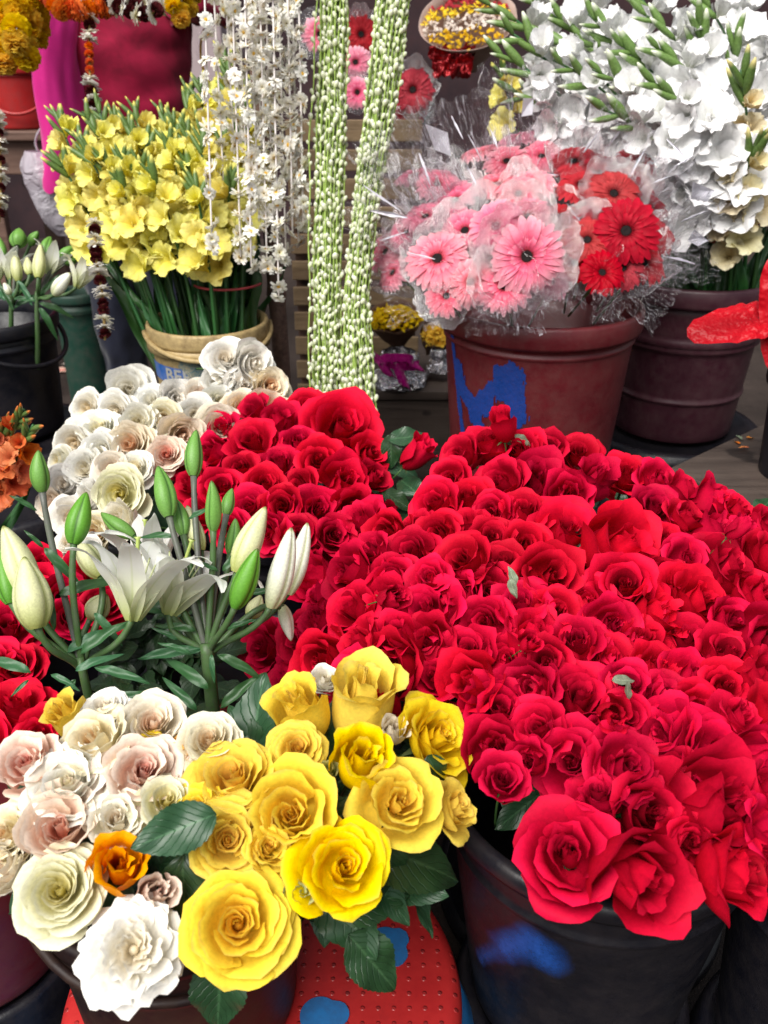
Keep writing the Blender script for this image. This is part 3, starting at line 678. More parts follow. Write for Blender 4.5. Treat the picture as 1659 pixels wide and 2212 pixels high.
# fill the gaps lower down with roses that show between the others
def fill(poly_test, cluster, n, zf, step, rr, mat, types, name, cx, f, seed, dz=-.03, gaps=()):
    g = random.Random(seed); cnt = 0
    for _ in range(6000):
        if cnt >= n: break
        x, y = g.uniform(*poly_test[0]), g.uniform(*poly_test[1])
        if not poly_test[2](x, y) or any((x - a) ** 2 + (y - b) ** 2 < c * c for a, b, c in gaps): continue
        if any((q[1] - x) ** 2 + (q[2] - y) ** 2 < (q[3] * .62 + rr * step) ** 2 for q in ROSES if q[5] == cluster): continue
        z = zf(x, y) + dz
        rose(x, y, rr * g.uniform(.85, 1.15), z, g.choice(types), mat, facing(x, y, z, cx, f, .6), cluster, name); cnt += 1
def in_poly(P):
    def t(x, y):
        c = False
        for i in range(len(P)):
            (x1, y1), (x2, y2) = P[i], P[i - 1]
            if (y1 > y) != (y2 > y) and x < (x2 - x1) * (y - y1) / (y2 - y1) + x1: c = not c
        return c
    return t
HP = [(650, 1220), (780, 1120), (900, 1020), (1100, 960), (1240, 980), (1400, 1020), (1640, 1120), (1690, 1400), (1690, 1800), (1420, 1690), (1150, 1640), (1000, 1560), (700, 1450)]
GAPS = [(1345, 1130, 52), (1415, 1225, 45)]
# --- the rounded clump of red roses behind
zc = lambda x, y: .745 - .06 * max(0, (abs(x - 640) - 130) / 100)
CL = """612 912 40|737 935 80 3|540 968 50|465 988 42|598 1008 38|702 1012 46 1|790 1038 48 0|572 1032 36|500 1050 42|428 1048 38|612 1086 40 1|692 1108 44 4|772 1095 46|542 1092 42|640 985 34|835 1000 34|450 1102 40|652 1050 34|582 1128 38|722 1150 36|838 1052 34|410 1010 34|560 915 34|680 905 34|480 925 32|495 1120 36|640 1150 36|800 1130 34|520 1010 34|830 1095 32"""
CLL = []
for row in CL.replace('\n', '|').split('|'):
    q = row.split(); x, y, r = map(float, q[:3]); k = q[3] if len(q) > 3 else random.choice('001233425'); CLL.append([x, y, (40 + (r - 40) * .72) * 1.16, k])
for (x0, y0, r, k), (x, y) in zip(CLL, relax(CLL, away=[(860, 900, 60), (885, 985, 55), (868, 1070, 40)])):
    x, y = float(x), float(y); z = zc(x, y) + (y < 960) * .01; rose(x, y, r, z, 'tea' + k, 'red', facing(x, y, z, 630, .46 + .25 * (y - 900) / 250, .7, 230), 'clump', 'red_rose'); ROSES[-1].append((int(x0), int(y0)))
# --- red roses at the edge, behind the lilies
for row in "30 1535 80 4|-10 1440 60 1|20 1355 58 2|68 1285 50 0|135 1300 52 1|185 1255 46 0|90 1220 40 3|-20 1290 60 2|230 1310 44 2|90 1590 50 1|-30 1600 60 3|150 1330 40 3|35 1440 50 5".split('|'):
    q = row.split(); x, y, r = map(float, q[:3]); z = .70
    rose(x, y, r * 1.08, z, 'tea' + q[3], 'red', facing(x, y, z, 50, .6, .4), 'edge', 'red_rose')
# --- the mound of small white roses
zw = lambda x, y: .735 + max(0, 860 - y) * .0009 - .05 * max(0, (230 - x) / 130) - .0002 * max(0, y - 950)
WH = """488 800 44 white|535 796 42 white|522 838 42 white|560 838 40 cream|450 836 38 cream|475 822 38 white|505 862 38 cream|556 878 42 blush|465 882 46 cream|400 918 44 cream|350 902 36 cream|300 868 48 white|390 870 40 white|262 957 48 cream|215 922 44 white|362 978 36 blush|195 1012 46 white|255 1060 54 lemon|172 965 44 white|205 905 38 white|152 1042 42 white|150 1105 42 white|245 1130 44 cream|162 1160 38 white|232 1005 36 cream|332 866 36 white|452 864 38 white|422 876 38 white|132 1085 34 cream|250 890 40 white|180 1085 40 white|205 1150 36 cream|300 920 36 white|190 1195 32 white|225 960 38 white|265 1010 34 white|140 990 32 white"""
WL = []
for row in WH.replace('\n', '|').split('|'):
    q = row.split(); x, y, r = map(float, q[:3]); WL.append([x, y, (40 + (r - 40) * .8) * 1.02, q[3]])
for (x0, y0, r, c), (x, y) in zip(WL, relax(WL, .74, away=[(370, 795, 36), (408, 786, 44), (360, 800, 34), (330, 790, 36)])):
    x, y = float(x), float(y); z = zw(x, y); rose(x, y, r, z, random.choice(['gard0', 'gard1', 'gard2', 'gard3', 'gard0', 'gard1']), c, facing(x, y, z, 380, .82, .45, 220), 'mound', 'white_rose', calyx=True); ROSES[-1].append((int(x0), int(y0)))
# --- the yellow, cream and orange roses in front
zf_ = lambda x, y: .785 - .00016 * max(0, y - 1600) - .05 * max(0, (abs(x - 450) - 380) / 200)
FR = """205 1592 78 shop0 cream .35 -.3|330 1562 64 gard1 cream .45 .1|452 1598 60 gard2 cream .45 0|62 1652 66 shop3 blush .5 -.2|142 1702 86 shop1 white .4 -.1|318 1672 78 shop1 blush .55 .1|362 1722 60 gard3 lemon .45 .2|130 1778 76 gard0 blush .6 -.1|252 1768 58 shop0 cream .55 0|125 1925 84 gard2 lemon .85 -.2|15 1810 66 shop1 cream .6 -.5|8 1870 60 gard0 cream .5 -.5|288 2050 100 ruf0 white .85 0|225 1535 50 gard3 white .2 0|260 1872 56 gob1 orange .62 .1|338 1928 38 bud0 blush .7 .3|322 1622 40 gard0 yellow .4 0|388 1628 28 bud1 orange .4 0|146 1550 42 gob0 yellow .3 -.4|702 1468 32 gard0 white .3 .2
645 1535 60 gob1 yellow .18 -.3|780 1510 72 gob0 yellow .15 .12|945 1592 84 shop1 yellow .5 .7|642 1616 54 shop2 yellow .6 0|782 1642 60 gob1 yellow .5 .25|502 1682 92 shop2 yellow .3 -.1|630 1760 98 shop3 yellow .75 -.1|862 1732 86 shop0 yellow .7 .2|492 1812 82 shop2 yellow .85 0|742 1872 90 shop1 yellow .8 .25|515 1995 104 shop2 yellow .9 0|985 1745 56 shop0 yellow .3 1.1|852 1578 28 bud0 cream .5 .2|645 1928 30 bud0 greenbud .8 .2|705 1672 24 bud0 greenbud .5 .1|580 1830 46 shop1 yellow .4 .3|420 1740 50 shop0 yellow .4 -.2"""
FRL = [q.split() for q in FR.replace('\n', '|').split('|')]
for q, (x, y) in zip(FRL, relax([[float(q[0]), float(q[1]), float(q[2]) if float(q[2]) > 46 else 4] for q in FRL], .68, .9, 30, .12)):
    x, y, r = float(x), float(y), float(q[2]); z = zf_(x, y) - (.012 if r < 46 else 0); p = at_z(x, y, z); f, lx = float(q[5]), float(q[6])
    a = Vector((lx, 0, 0)) + Vector((0, 0, 1)) * (1 - f) + (CAMP - p).normalized() * f
    rose(x, y, r * 1.02, z, q[3], q[4], a, 'front', {'yellow': 'yellow_rose', 'orange': 'orange_rose'}.get(q[4], 'cream_rose'), calyx=True); ROSES[-1].append((0, 0))
# --- leaves
UP = Vector((0, 0, 1)); TC = Vector((0, -.75, .65))
for i, (x, y, z, L, fx, up, cl, mt) in enumerate([
    (375, 1795, .785, .068, (.2, -.6, .7), (-.9, -.2, -.3), 'front', None), (545, 1560, .76, .085, (-.3, -.8, .4), (0, .3, 1), 'front', None), (530, 1590, .75, .06, (.2, -.8, .5), (-.4, 0, 1), 'front', None),
    (905, 1855, .70, .095, (.1, -.5, .8), (.95, -.2, -.1), 'front', None), (745, 1975, .66, .09, (-.2, -.7, .6), (.6, -.3, -.8), 'front', None), (812, 2085, .62, .07, (.3, -.6, .6), (.7, -.4, -.6), 'front', None),
    (800, 1945, .68, .07, (0, -.6, .8), (.9, 0, .2), 'front', None), (855, 1885, .70, .055, (.5, -.6, .6), (.2, -.5, -.8), 'front', None), (395, 1950, .70, .075, (0, -.8, .5), (0, .1, -1), 'front', None),
    (470, 2160, .62, .075, (0, -.8, .4), (-.1, -.1, -1), 'front', None), (705, 1565, .755, .06, (-.5, -.7, .4), (.1, .2, 1), 'front', None), (950, 1680, .74, .045, (.4, -.6, .6), (.5, -.5, -.5), 'front', None),
    (40, 1690, .73, .05, (-.3, -.7, .6), (-.7, 0, .2), 'front', None), (250, 1955, .70, .05, (0, -.8, .5), (0, 0, -1), 'front', None), (770, 1780, .72, .075, (0, -.7, .6), (.9, 0, -.2), 'front', None), (600, 1900, .70, .07, (0, -.7, .6), (.9, 0, -.5), 'front', None),
    (330, 1830, .71, .06, (0, -.7, .6), (.3, 0, -.9), 'front', None), (60, 1620, .73, .05, (0, -.5, .8), (-.9, 0, .2), 'front', None), (420, 1690, .74, .06, (0, -.5, .8), (.1, 0, 1), 'front', None), (690, 1640, .73, .06, (0, -.5, .8), (.1, 0, 1), 'front', None),
    (880, 942, .76, .062, (-.1, -.5, .8), (1, .1, .25), 'clump', None), (845, 975, .735, .055, (0, -.8, .5), (0, -.1, -1), 'clump', None), (870, 1010, .70, .06, (0, -.6, .7), (.8, 0, -.4), 'clump', None), (880, 1040, .69, .06, (0, -.5, .8), (-.3, 0, 1), 'clump', None), (860, 1080, .69, .055, (.2, -.5, .8), (.6, 0, -.6), 'clump', None),
    (1355, 1130, .70, .07, (.2, -.6, .7), (.3, 0, -1), 'heap', None), (1320, 1120, .695, .07, (-.2, -.5, .8), (-.3, .2, 1), 'heap', None), (1420, 1225, .71, .062, (.1, -.5, .9), (1, -.1, -.1), 'heap', None), (1385, 1180, .67, .07, (0, -.4, .9), (.7, .5, 0), 'heap', None), (1300, 1160, .68, .06, (0, -.4, .9), (-.7, .5, 0), 'heap', None), (1440, 1150, .67, .06, (0, -.4, .9), (.7, .5, 0), 'heap', None),
    (1108, 1245, .83, .030, (.4, -.8, .4), (.1, -.3, 1), 'heap', 'leaf_pale'), (1108, 1272, .83, .03, (-.4, -.8, .4), (.4, -.3, -1), 'heap', 'leaf_pale'), (1348, 1468, .80, .030, (0, -.5, .9), (1, 0, .1), 'heap', 'leaf_pale'), (1358, 1500, .79, .032, (.6, -.6, .5), (-.1, -.3, -1), 'heap', 'leaf_pale'),
    (1100, 940, .80, .05, (.2, -.6, .7), (1, -.2, -.3), 'heap', None), (1130, 950, .79, .04, (.2, -.6, .7), (1, -.4, -.2), 'heap', 'leaf_pale'),
    (430, 890, .70, .06, (0, -.6, .7), (.9, 0, .3), 'mound', None), (320, 1010, .69, .07, (0, -.7, .6), (.1, 0, -1), 'mound', None), (400, 960, .69, .06, (0, -.7, .6), (.6, 0, -1), 'mound', None), (330, 1060, .66, .08, (0, -.7, .6), (-.3, 0, -1), 'mound', None), (300, 960, .69, .06, (0, -.7, .6), (-.6, 0, -1), 'mound', None), (350, 1110, .64, .07, (0, -.7, .6), (.4, 0, -1), 'mound', None), (520, 900, .69, .07, (0, -.7, .6), (.4, 0, -1), 'mound', None), (300, 1110, .64, .07, (0, -.7, .6), (-.4, 0, -1), 'mound', None)]):
    add_leaf(x, y, z, L * (1.15 if mt is None else .85), fx, up, cl, mt, i)
g_ = random.Random(9)
for i in range(14):
    x, y = g_.uniform(720, 1640), g_.uniform(1080, 1640)
    add_leaf(x, y, zheap(x, y) - .022, g_.uniform(.05, .065), (g_.gauss(0, .4), -.5, .8), (g_.gauss(0, 1), g_.gauss(0, .5), .4), 'heap', None, i)
# the small unopened red buds standing out of the heap
for i, (x, y, r, ax) in enumerate([(850, 1290, 27, (.5, -.5, .5)), (1600, 1135, 22, (.6, -.1, .9)), (1145, 1388, 22, (.2, -.5, .7)), (1325, 1545, 36, (0, -.7, .5)), (1085, 912, 28, (-.2, -.2, 1)), (905, 975, 30, (.6, -.2, .8)), (1450, 1835, 22, (.2, -.8, .5))]):
    z = (.80, .82, .81, .79, .83, .755, .70)[i]
    t = rose(x, y, r, z, 'bud0', 'red' if i < 6 else 'greenbud', ax, 'budset', 'rosebud', calyx=True)
    t['label'] = ['tiny dark red bud with curling green sepals, low in the heap', 'slim rosebud on a bare green stalk beside the plank table', 'shrivelled bud with dry papery sepals, mid heap', 'dark purplish half withered bud below the dry pale leaf', 'pink bud with spiky sepals before the blue painted stroke', 'dark red bud on a thorny stalk between clump and heap', 'small closed green bud among the front red roses'][i]
    t['category'] = 'rosebud'
# dim leaves and stems crowded under the blossoms
def understory(name, label, regs, seed):
    g = random.Random(seed); mb = MB(); proto = [leaf_mesh(s, 1, .6, .02, .2, .2, 6, 14) for s in range(3)]
    for (x0, x1, y0, y1, z0, z1, n) in regs:
        for _ in range(n):
            p = at_z(g.uniform(x0, x1), g.uniform(y0, y1), g.uniform(z0, z1))
            m = spin(frame(p, (g.gauss(0, .5), g.gauss(-.3, .5), 1), s=g.uniform(.05, .075)), g.uniform(0, 6)); mb.merge(g.choice(proto), m)
    tag(mb.obj(name, M['leaf']), label, None, kind='stuff')
understory('rose_foliage', 'dark rose leaves crowded under the red blossoms', [(720, 1680, 1080, 1640, .63, .69, 330), (440, 830, 950, 1120, .62, .69, 70), (1150, 1640, 1650, 1800, .62, .66, 50)], 1)
understory('rose_foliage', 'dark rose leaves under the yellow and cream blossoms', [(60, 900, 1620, 1900, .64, .70, 150)], 2)
understory('rose_foliage', 'dark leaves under the mound of white roses', [(180, 560, 880, 1120, .58, .66, 110), (220, 470, 1300, 1520, .55, .62, 90)], 3)
# ---------------------------------------------------------------- labels that tell the roses apart
def ordinal(n): return ['nearest', 'second nearest', 'third nearest', 'fourth nearest', 'fifth nearest', 'sixth nearest', 'seventh nearest', 'eighth nearest', 'ninth nearest', 'tenth nearest', 'eleventh nearest', 'twelfth nearest'][n] if n < 12 else '%dth nearest' % (n + 1)
def label_by_landmark(items, marks, noun):
    """items: (object, x, y, adjective); each gets the landmark it lies next to, the side it lies on and its rank there"""
    slots = {}
    for o, x, y, adj in items:
        k = min(range(len(marks)), key=lambda i: (marks[i][1] - x) ** 2 + (marks[i][2] - y) ** 2); dx, dy = x - marks[k][1], y - marks[k][2]
        if math.hypot(dx, dy) < 14: slots.setdefault((k, 'at'), []).append((0, o, adj)); continue
        a = math.degrees(math.atan2(-dy, dx)) % 360; side = ['right of', 'above and right of', 'above', 'above and left of', 'left of', 'below and left of', 'below', 'below and right of'][int((a + 22.5) // 45) % 8]
        slots.setdefault((k, side), []).append((math.hypot(dx, dy), o, adj))
    for (k, side), L in slots.items():
        L.sort(key=lambda q: q[0])
        for i, (d, o, adj) in enumerate(L):
            o['label'] = '%s %s, %s %s %s' % (adj, noun, ordinal(i), side if side != 'at' else 'to', marks[k][0])
big = {(1205, 1168): 'largest pink-lit red rose, fully spread near the heap\'s crest', (1195, 1470): 'wide red rose with a deep dark hollow heart, mid heap', (1228, 1842): 'large pointed red rose at the heap\'s lowest front corner', (1388, 1902): 'large cupped red rose overhanging the tub rim at the front', (1242, 1622): 'oval many-petalled red rose above the front corner rose', (1400, 1722): 'red rose with a dark open cup above the overhanging rose', (737, 935): 'largest red rose atop the rounded back clump', (1330, 1225): 'red rose seen from its side beside the dark leafy gap', (1562, 1725): 'tall cupped red rose with a shiny pink heart near the front'}
def key(q): return q[7] if len(q) > 7 else (int(q[1]), int(q[2]))
def items_of(cl): return [(q[0], q[1], q[2], STYLE_WORD.get(q[4], 'half open')) for q in ROSES if q[5] == cl and key(q) not in big]
label_by_landmark(items_of('heap'), [('the largest pink-lit rose', 1205, 1168), ('the deep hollow rose', 1195, 1470), ('the dry pale leaf', 1348, 1468), ('the dark leafy gap', 1390, 1185), ('the front corner rose', 1228, 1842), ('the overhanging front rose', 1388, 1902), ('the tiny sepal-wrapped bud', 850, 1290), ('the plank table', 1540, 1060), ('the blue painted bucket', 1140, 960), ('the shiny cupped rose', 1562, 1725)], 'red rose')
label_by_landmark(items_of('clump'), [('the largest back clump rose', 737, 935), ('the highest lily buds', 450, 1050), ('the clump\'s middle', 620, 1060)], 'red rose')
label_by_landmark(items_of('edge'), [('the fat cream lily bud', 60, 1280), ('the bare lily branches', 60, 1440), ('the bent yellow bud', 145, 1545)], 'dark red rose')
for q in ROSES:
    k = key(q)
    if k in big: q[0]['label'] = big[k]
    if q[5] in ('heap', 'clump', 'edge'): q[0]['group'] = {'heap': 'red roses heaped in the tubs', 'clump': 'red roses in the back clump', 'edge': 'red roses beside the lilies'}[q[5]]
    if q[5] == 'mound': q[0]['group'] = 'small white roses in the mound'
    if q[5] == 'front': q[0]['group'] = 'yellow and cream roses in the front bucket'
def wcol(m): return {'white': 'white', 'cream': 'cream', 'blush': 'peach-hearted cream', 'lemon': 'yellow-hearted white'}[m]
label_by_landmark([(q[0], q[1], q[2], 'frilly ' + wcol(q[6])) for q in ROSES if q[5] == 'mound'], [('the paint bucket', 440, 850), ('the red clump', 480, 950), ('the biggest yellow-hearted rose', 255, 1060), ('the black upturned tub', 150, 930)], 'rose in the mound')
FL = ['cream rose seen from its side, topmost at the bunch\'s far edge', 'flat-topped cream rose at the back beside the lily leaves', 'round cream rose next to the green rose leaf at back', 'blush rose half turned away at the picture edge', 'wide flat white rose lit brightest of the cream ones', 'wide blush pink rose with a deeper pink heart', 'yellow-green hearted white rose beside the brightest yellow rose', 'cream rose with a coral pink heart and brown specks', 'cream rose standing above the orange rose', 'large pale lemon cupped rose low in the bunch', 'cream rose with orange-tinged heart cut by the picture edge', 'lower cream rose cut by the picture edge', 'large ruffled white rose drooping lowest over the bucket', 'small frilly white rose behind the flat-topped cream rose', 'orange half-open rose among the cream ones', 'small peach bud above the drooping ruffled rose', 'small yellow rose tucked behind the blush pink rose', 'sliver of orange bud beside the small yellow rose', 'bent yellow bud next to the dark red rose', 'pale lilac-white bud between the two upright yellow roses',
      'upright yellow bud-shaped rose, the one with a curled lip', 'tallest upright yellow rose backed by the red heap', 'open yellow rose facing the red heap, furthest out', 'small round yellow rose in the middle of the yellow ones', 'yellow goblet-shaped rose beside the small round one', 'sunlit yellow rose bleached white by the light', 'wide yellow rose with a deep cup, centre of the bunch', 'yellow rose with frayed edges above the dark leaf', 'coiled deep yellow rose above the largest yellow rose', 'frayed yellow rose above the red stool', 'largest yellow rose, lowest in the bunch', 'yellow rose seen from behind at the outer end', 'withered little cream bud beside the outermost yellow rose', 'green closed bud between the two lowest yellow roses', 'green bud in the middle of the yellow roses', 'small yellow rose squeezed behind the deep-cupped one', 'yellow rose peeping out beside the dark rose leaf']
for q, l in zip([q for q in ROSES if q[5] == 'front'], FL): q[0]['label'] = l
# ---------------------------------------------------------------- lilies
def lily_bud_mat(name, base, mid, tip, streak):
    k = N(name); v, t, r = k.attr()[:3]
    c = k.ramp(v, [(0, base), (.45, mid), (.93, mid), (1, tip)])
    c = k.mix(k.rng(t, .0, .30, .85, 0), c, streak); c = k.mix(k.math('MULTIPLY', k.rng(v, .96, 1, 0, 1), .7), c, (.10, .07, .02))
    n1 = k.noise(30, 3); c = k.hsv(c, .5, 1, k.rng(n1, .3, .7, .85, 1.12))
    return k.done(k.transl(k.bsdf(c, .42, .45, k.bump(n1, .4, .0006)), c, .15))
M['bud_green'] = lily_bud_mat('green_bud', (.16, .34, .07), (.17, .38, .07), (.09, .2, .03), (.03, .10, .015))
M['bud_deep'] = lily_bud_mat('deep_green_bud', (.10, .30, .03), (.13, .36, .03), (.12, .25, .03), (.03, .10, .01))
M['bud_pale'] = lily_bud_mat('pale_bud', (.40, .44, .12), (.72, .73, .42), (.30, .36, .06), (.42, .46, .14))
M['bud_white'] = lily_bud_mat('white_bud', (.55, .58, .30), (.82, .83, .70), (.5, .52, .2), (.5, .55, .25))
def lily_petal_mat():
    k = N('lily_petal'); v, t, r = k.attr()[:3]
    c = k.ramp(v, [(0, (.48, .54, .18)), (.22, (.76, .78, .56)), (.55, (.86, .86, .82)), (1, (.86, .87, .80))])
    c = k.mix(k.math('MULTIPLY', k.rng(t, 0, .12, .6, 0), k.rng(v, 1, .2, 0, 1)), c, (.55, .62, .28))
    n1 = k.noise(40, 3); return k.done(k.transl(k.bsdf(c, .45, .4, k.bump(n1, .4, .0006)), c, .3))
M['lily'] = lily_petal_mat()
M['lily_stem'] = plain('lily_stem', (.06, .14, .035), .45, .4, .3, 25, (.09, .07, .08), .5, .1, 40)
M['lily_stem_grey'] = plain('lily_stem_grey', (.12, .12, .11), .45, .4, .3, 25, (.07, .12, .04), .5, .1, 40)
M['lily_leaf'] = leaf_mat('lily_leaf', (.022, .085, .028), (.05, .15, .05), rough=.42, vein=False)
M['pistil'] = plain('pistil', (.45, .55, .15), .4, .4)
M['pollen'] = plain('pollen', (.35, .12, .02), .8, .1)
def bud_mesh(seed, fat=.2, split=0.0):
    g = np.random.default_rng(seed); mb = MB(); nv, nu = 22, 30; P = np.zeros((nv, nu, 3)); C = np.zeros((nv, nu, 3))
    for i in range(nv):
        s = i / (nv - 1); r = fat * (math.sin(PI * min(1, s * .94 + .05) ** .76) ** .80) + .012
        if s > .97: r *= .6
        for j in range(nu):
            a = 2 * PI * j / nu; k3 = abs(math.sin(1.5 * a)); k3 = min(k3, 1)
            rr = r * (.80 + .20 * k3 ** .55 + .03 * abs(math.sin(3 * a)))
            if split and s > .6: rr *= 1 + split * (s - .6) * 2 * k3
            bx = .05 * math.sin(s * 2.2)
            P[i, j] = (rr * math.cos(a) + bx, rr * math.sin(a), s); C[i, j] = (s, k3, .5)
    mb.sheet(P, C, True); return mb
def tepal(mb, L, W, prof, phi, r0=.02, nu=11, nv=18, wave=.02, curlx=.15, seed=0):
    """prof(s) -> angle from the axis, 0 along it; a long pointed tepal"""
    g = np.random.default_rng(seed); rows = []; C = []; r = r0; z = 0; ph = g.uniform(0, 6)
    for i in range(nv + 1):
        s = i / nv; th = prof(s)
        if i: r += L / nv * math.sin(th); z += L / nv * math.cos(th)
        w = W * (math.sin(PI * (.06 + .94 * s) ** .8) ** .8 if s < 1 else .02)
        row = []; cc = []
        for j in range(nu):
            q = -1 + 2 * j / (nu - 1); x = w * q
            lift = -curlx * w * (1 - q * q) + wave * s * math.sin(5 * s * 3 + ph + 2 * q) * abs(q)
            # a mid-rib groove and raised sides, normal to the petal in its own plane
            rr = r - lift * math.cos(th) * -1; zz = z + lift * math.sin(th) * -1
            row.append((rr * math.cos(phi) - x * math.sin(phi), rr * math.sin(phi) + x * math.cos(phi), zz)); cc.append((s, abs(q), .5))
        rows.append(row); C.append(cc)
    mb.sheet(np.array(rows), np.array(C))
def lily_flower(owner, Mloc, open_, seed, pistil=True, which=range(6)):
    g = random.Random(seed); mb = MB()
    for k in which:
        inner = k % 2; o = open_ * g.uniform(.8, 1.2); cu = g.uniform(.5, 1.3)
        def prof(s, o=o, cu=cu): return .35 + o * s ** 1.1 * .8 + cu * max(0, s - .55) ** 2 * 5.5 * open_
        tepal(mb, 1.0 * g.uniform(.92, 1.06), .125 + .045 * inner, prof, k * PI / 3 + g.uniform(-.1, .1), .03 + .008 * inner, seed=seed * 7 + k)
    f = mb.obj('flower', M['lily'], owner, Mloc)
    if pistil:
        mb = MB(); mb.tube([(0, 0, .05), (.01, 0, .4), (.03, .01, .72), (.035, .01, .74)], [.022, .016, .018, .034], 8); mb.obj('pistil', M['pistil'], f)
        for k in range(5):
            a = k * 1.257 + .3; mb = MB(); mb.tube([(.02 * math.cos(a), .02 * math.sin(a), .05), (.10 * math.cos(a), .10 * math.sin(a), .35), (.17 * math.cos(a), .17 * math.sin(a), .58)], .008, 5); mb.obj('stamen', M['bud_white'], f)
    return f
def bez(a, b, c, d, n=12):
    return [a * (1 - t) ** 3 + b * 3 * t * (1 - t) ** 2 + c * 3 * t * t * (1 - t) + d * t ** 3 for t in [i / n for i in range(n + 1)]]
def lily_leaf_data(seed, wd=.2, bend=.5): return leaf_mesh(500 + seed, 1, wd, 0, .35, bend, 6, 16, .3).data('lily_leaf', M['lily_leaf'])
LL = [lily_leaf_data(i, .17 + .025 * i, .2 + .25 * i) for i in range(4)]
def lily_plant(label, base_px, base_z, fork, buds, flowers, leaves, d, foot, name='lily_stalk', sw=.006):
    """buds: base px, tip px, width px, kind, depth shift; positions at depth d"""
    F0 = at_d(*fork, d); t = thing(name, label, 'lily', foot); T = Vector(foot); loc = lambda p: p - T
    mb = MB(); mid = at_d(*base_px, d); mb.tube(bez(loc(Vector(foot)), loc(Vector((mid.x, mid.y, mid.z - .1))), loc(mid), loc(F0), 14), [sw * 1.25 - .0002 * i for i in range(15)], 10); mb.obj('stem', M['lily_stem'], t)
    def branch(p, axis, grey=False, rad=.0036):
        mb = MB(); a = loc(F0) - Vector((0, 0, .02)); e = loc(p)
        mb.tube(bez(a, a + (e - a) * .3 + Vector((0, 0, .012)), e - Vector(axis) * .03 - (e - a) * .18, e + Vector(axis) * .004, 10), [rad * 1.15] * 9 + [rad, rad * 1.3], 8); mb.obj('branch', M['lily_stem_grey' if grey else 'lily_stem'], t)
    for i, (b, e, w, kind, dd) in enumerate(buds):
        p, q = at_d(*b, d + dd), at_d(*e, d + dd + random.uniform(-.02, .02)); ax = (q - p); L = ax.length
        fat = w / 2 * .86 * (d + dd) / FPX / L
        branch(p, ax.normalized(), kind == 'green' and i % 2 == 0)
        bud_mesh(600 + i, fat, .25 if kind == 'white' else 0).obj('bud', M['bud_' + kind], t, Matrix.Translation(-T) @ spin(frame(p, ax, s=L), random.uniform(0, 6)))
    for i, (b, e, L, op, dd, sd) in enumerate(flowers):
        p, q = at_d(*b, d + dd), at_d(*e, d + dd); ax = (q - p).normalized()
        branch(p, ax); lily_flower(t, Matrix.Translation(-T) @ spin(frame(p, ax, s=L * (d + dd) / FPX), sd * .9), op, sd)
    for i, (b, e, dd) in enumerate(leaves):
        p, q = at_d(*b, d + dd), at_d(*e, d + dd - .01); y = (q - p); L = y.length * 1.6
        y = y.normalized(); z = (CAMP - p).normalized() + Vector((random.uniform(-.4, .4), 0, .6)); z = (z - y * z.dot(y)).normalized(); x = y.cross(z)
        m = Matrix((x, y, z)).transposed().to_4x4(); link('leaf', LL[i % 4], t, Matrix.Translation(p - T) @ m @ Matrix.Scale(L, 4))
    return t
LB = Vector((-.30, .93, .30))
Z = lambda x, y: (x * .3906, 972 + y * .3906)     # from the detail crop to picture units
lily_plant('tall lily stalk with fat cream buds and a half-opened white flower, nearest the picture edge', (190, 1500), 0, (172, 1420),
    [(Z(232, 232), Z(222, 0), 46, 'green', .0), (Z(405, 520), Z(480, 235), 58, 'deep', -.02), (Z(205, 985), Z(130, 590), 92, 'pale', -.05), (Z(170, 840), Z(0, 425), 78, 'pale', .0), (Z(60, 850), Z(0, 540), 54, 'deep', -.01), (Z(560, 700), Z(400, 470), 58, 'pale', .03), (Z(500, 930), Z(590, 800), 60, 'pale', .04)],
    [(Z(730, 945), Z(770, 600), 245, .86, -.02, 3)],
    [(Z(205, 335), Z(115, 278), 0), (Z(240, 540), Z(185, 485), 0), (Z(245, 540), Z(340, 640), 0), (Z(330, 800), Z(460, 730), 0), (Z(300, 1000), Z(290, 890), 0), (Z(440, 1130), Z(560, 1010), -.02), (Z(520, 900), Z(600, 980), 0), (Z(420, 1220), Z(500, 1160), -.02), (Z(520, 1200), Z(700, 1240), -.02), (Z(280, 1240), Z(360, 1270), -.03), (Z(170, 1230), Z(0, 1150), -.02), (Z(420, 1270), Z(310, 1390), -.03), (Z(600, 1380), Z(775, 1350), -.03), (Z(160, 1270), Z(100, 1320), -.02), (Z(370, 1120), Z(490, 1015), 0)], 1.04, LB + Vector((-.06, -.02, 0)))
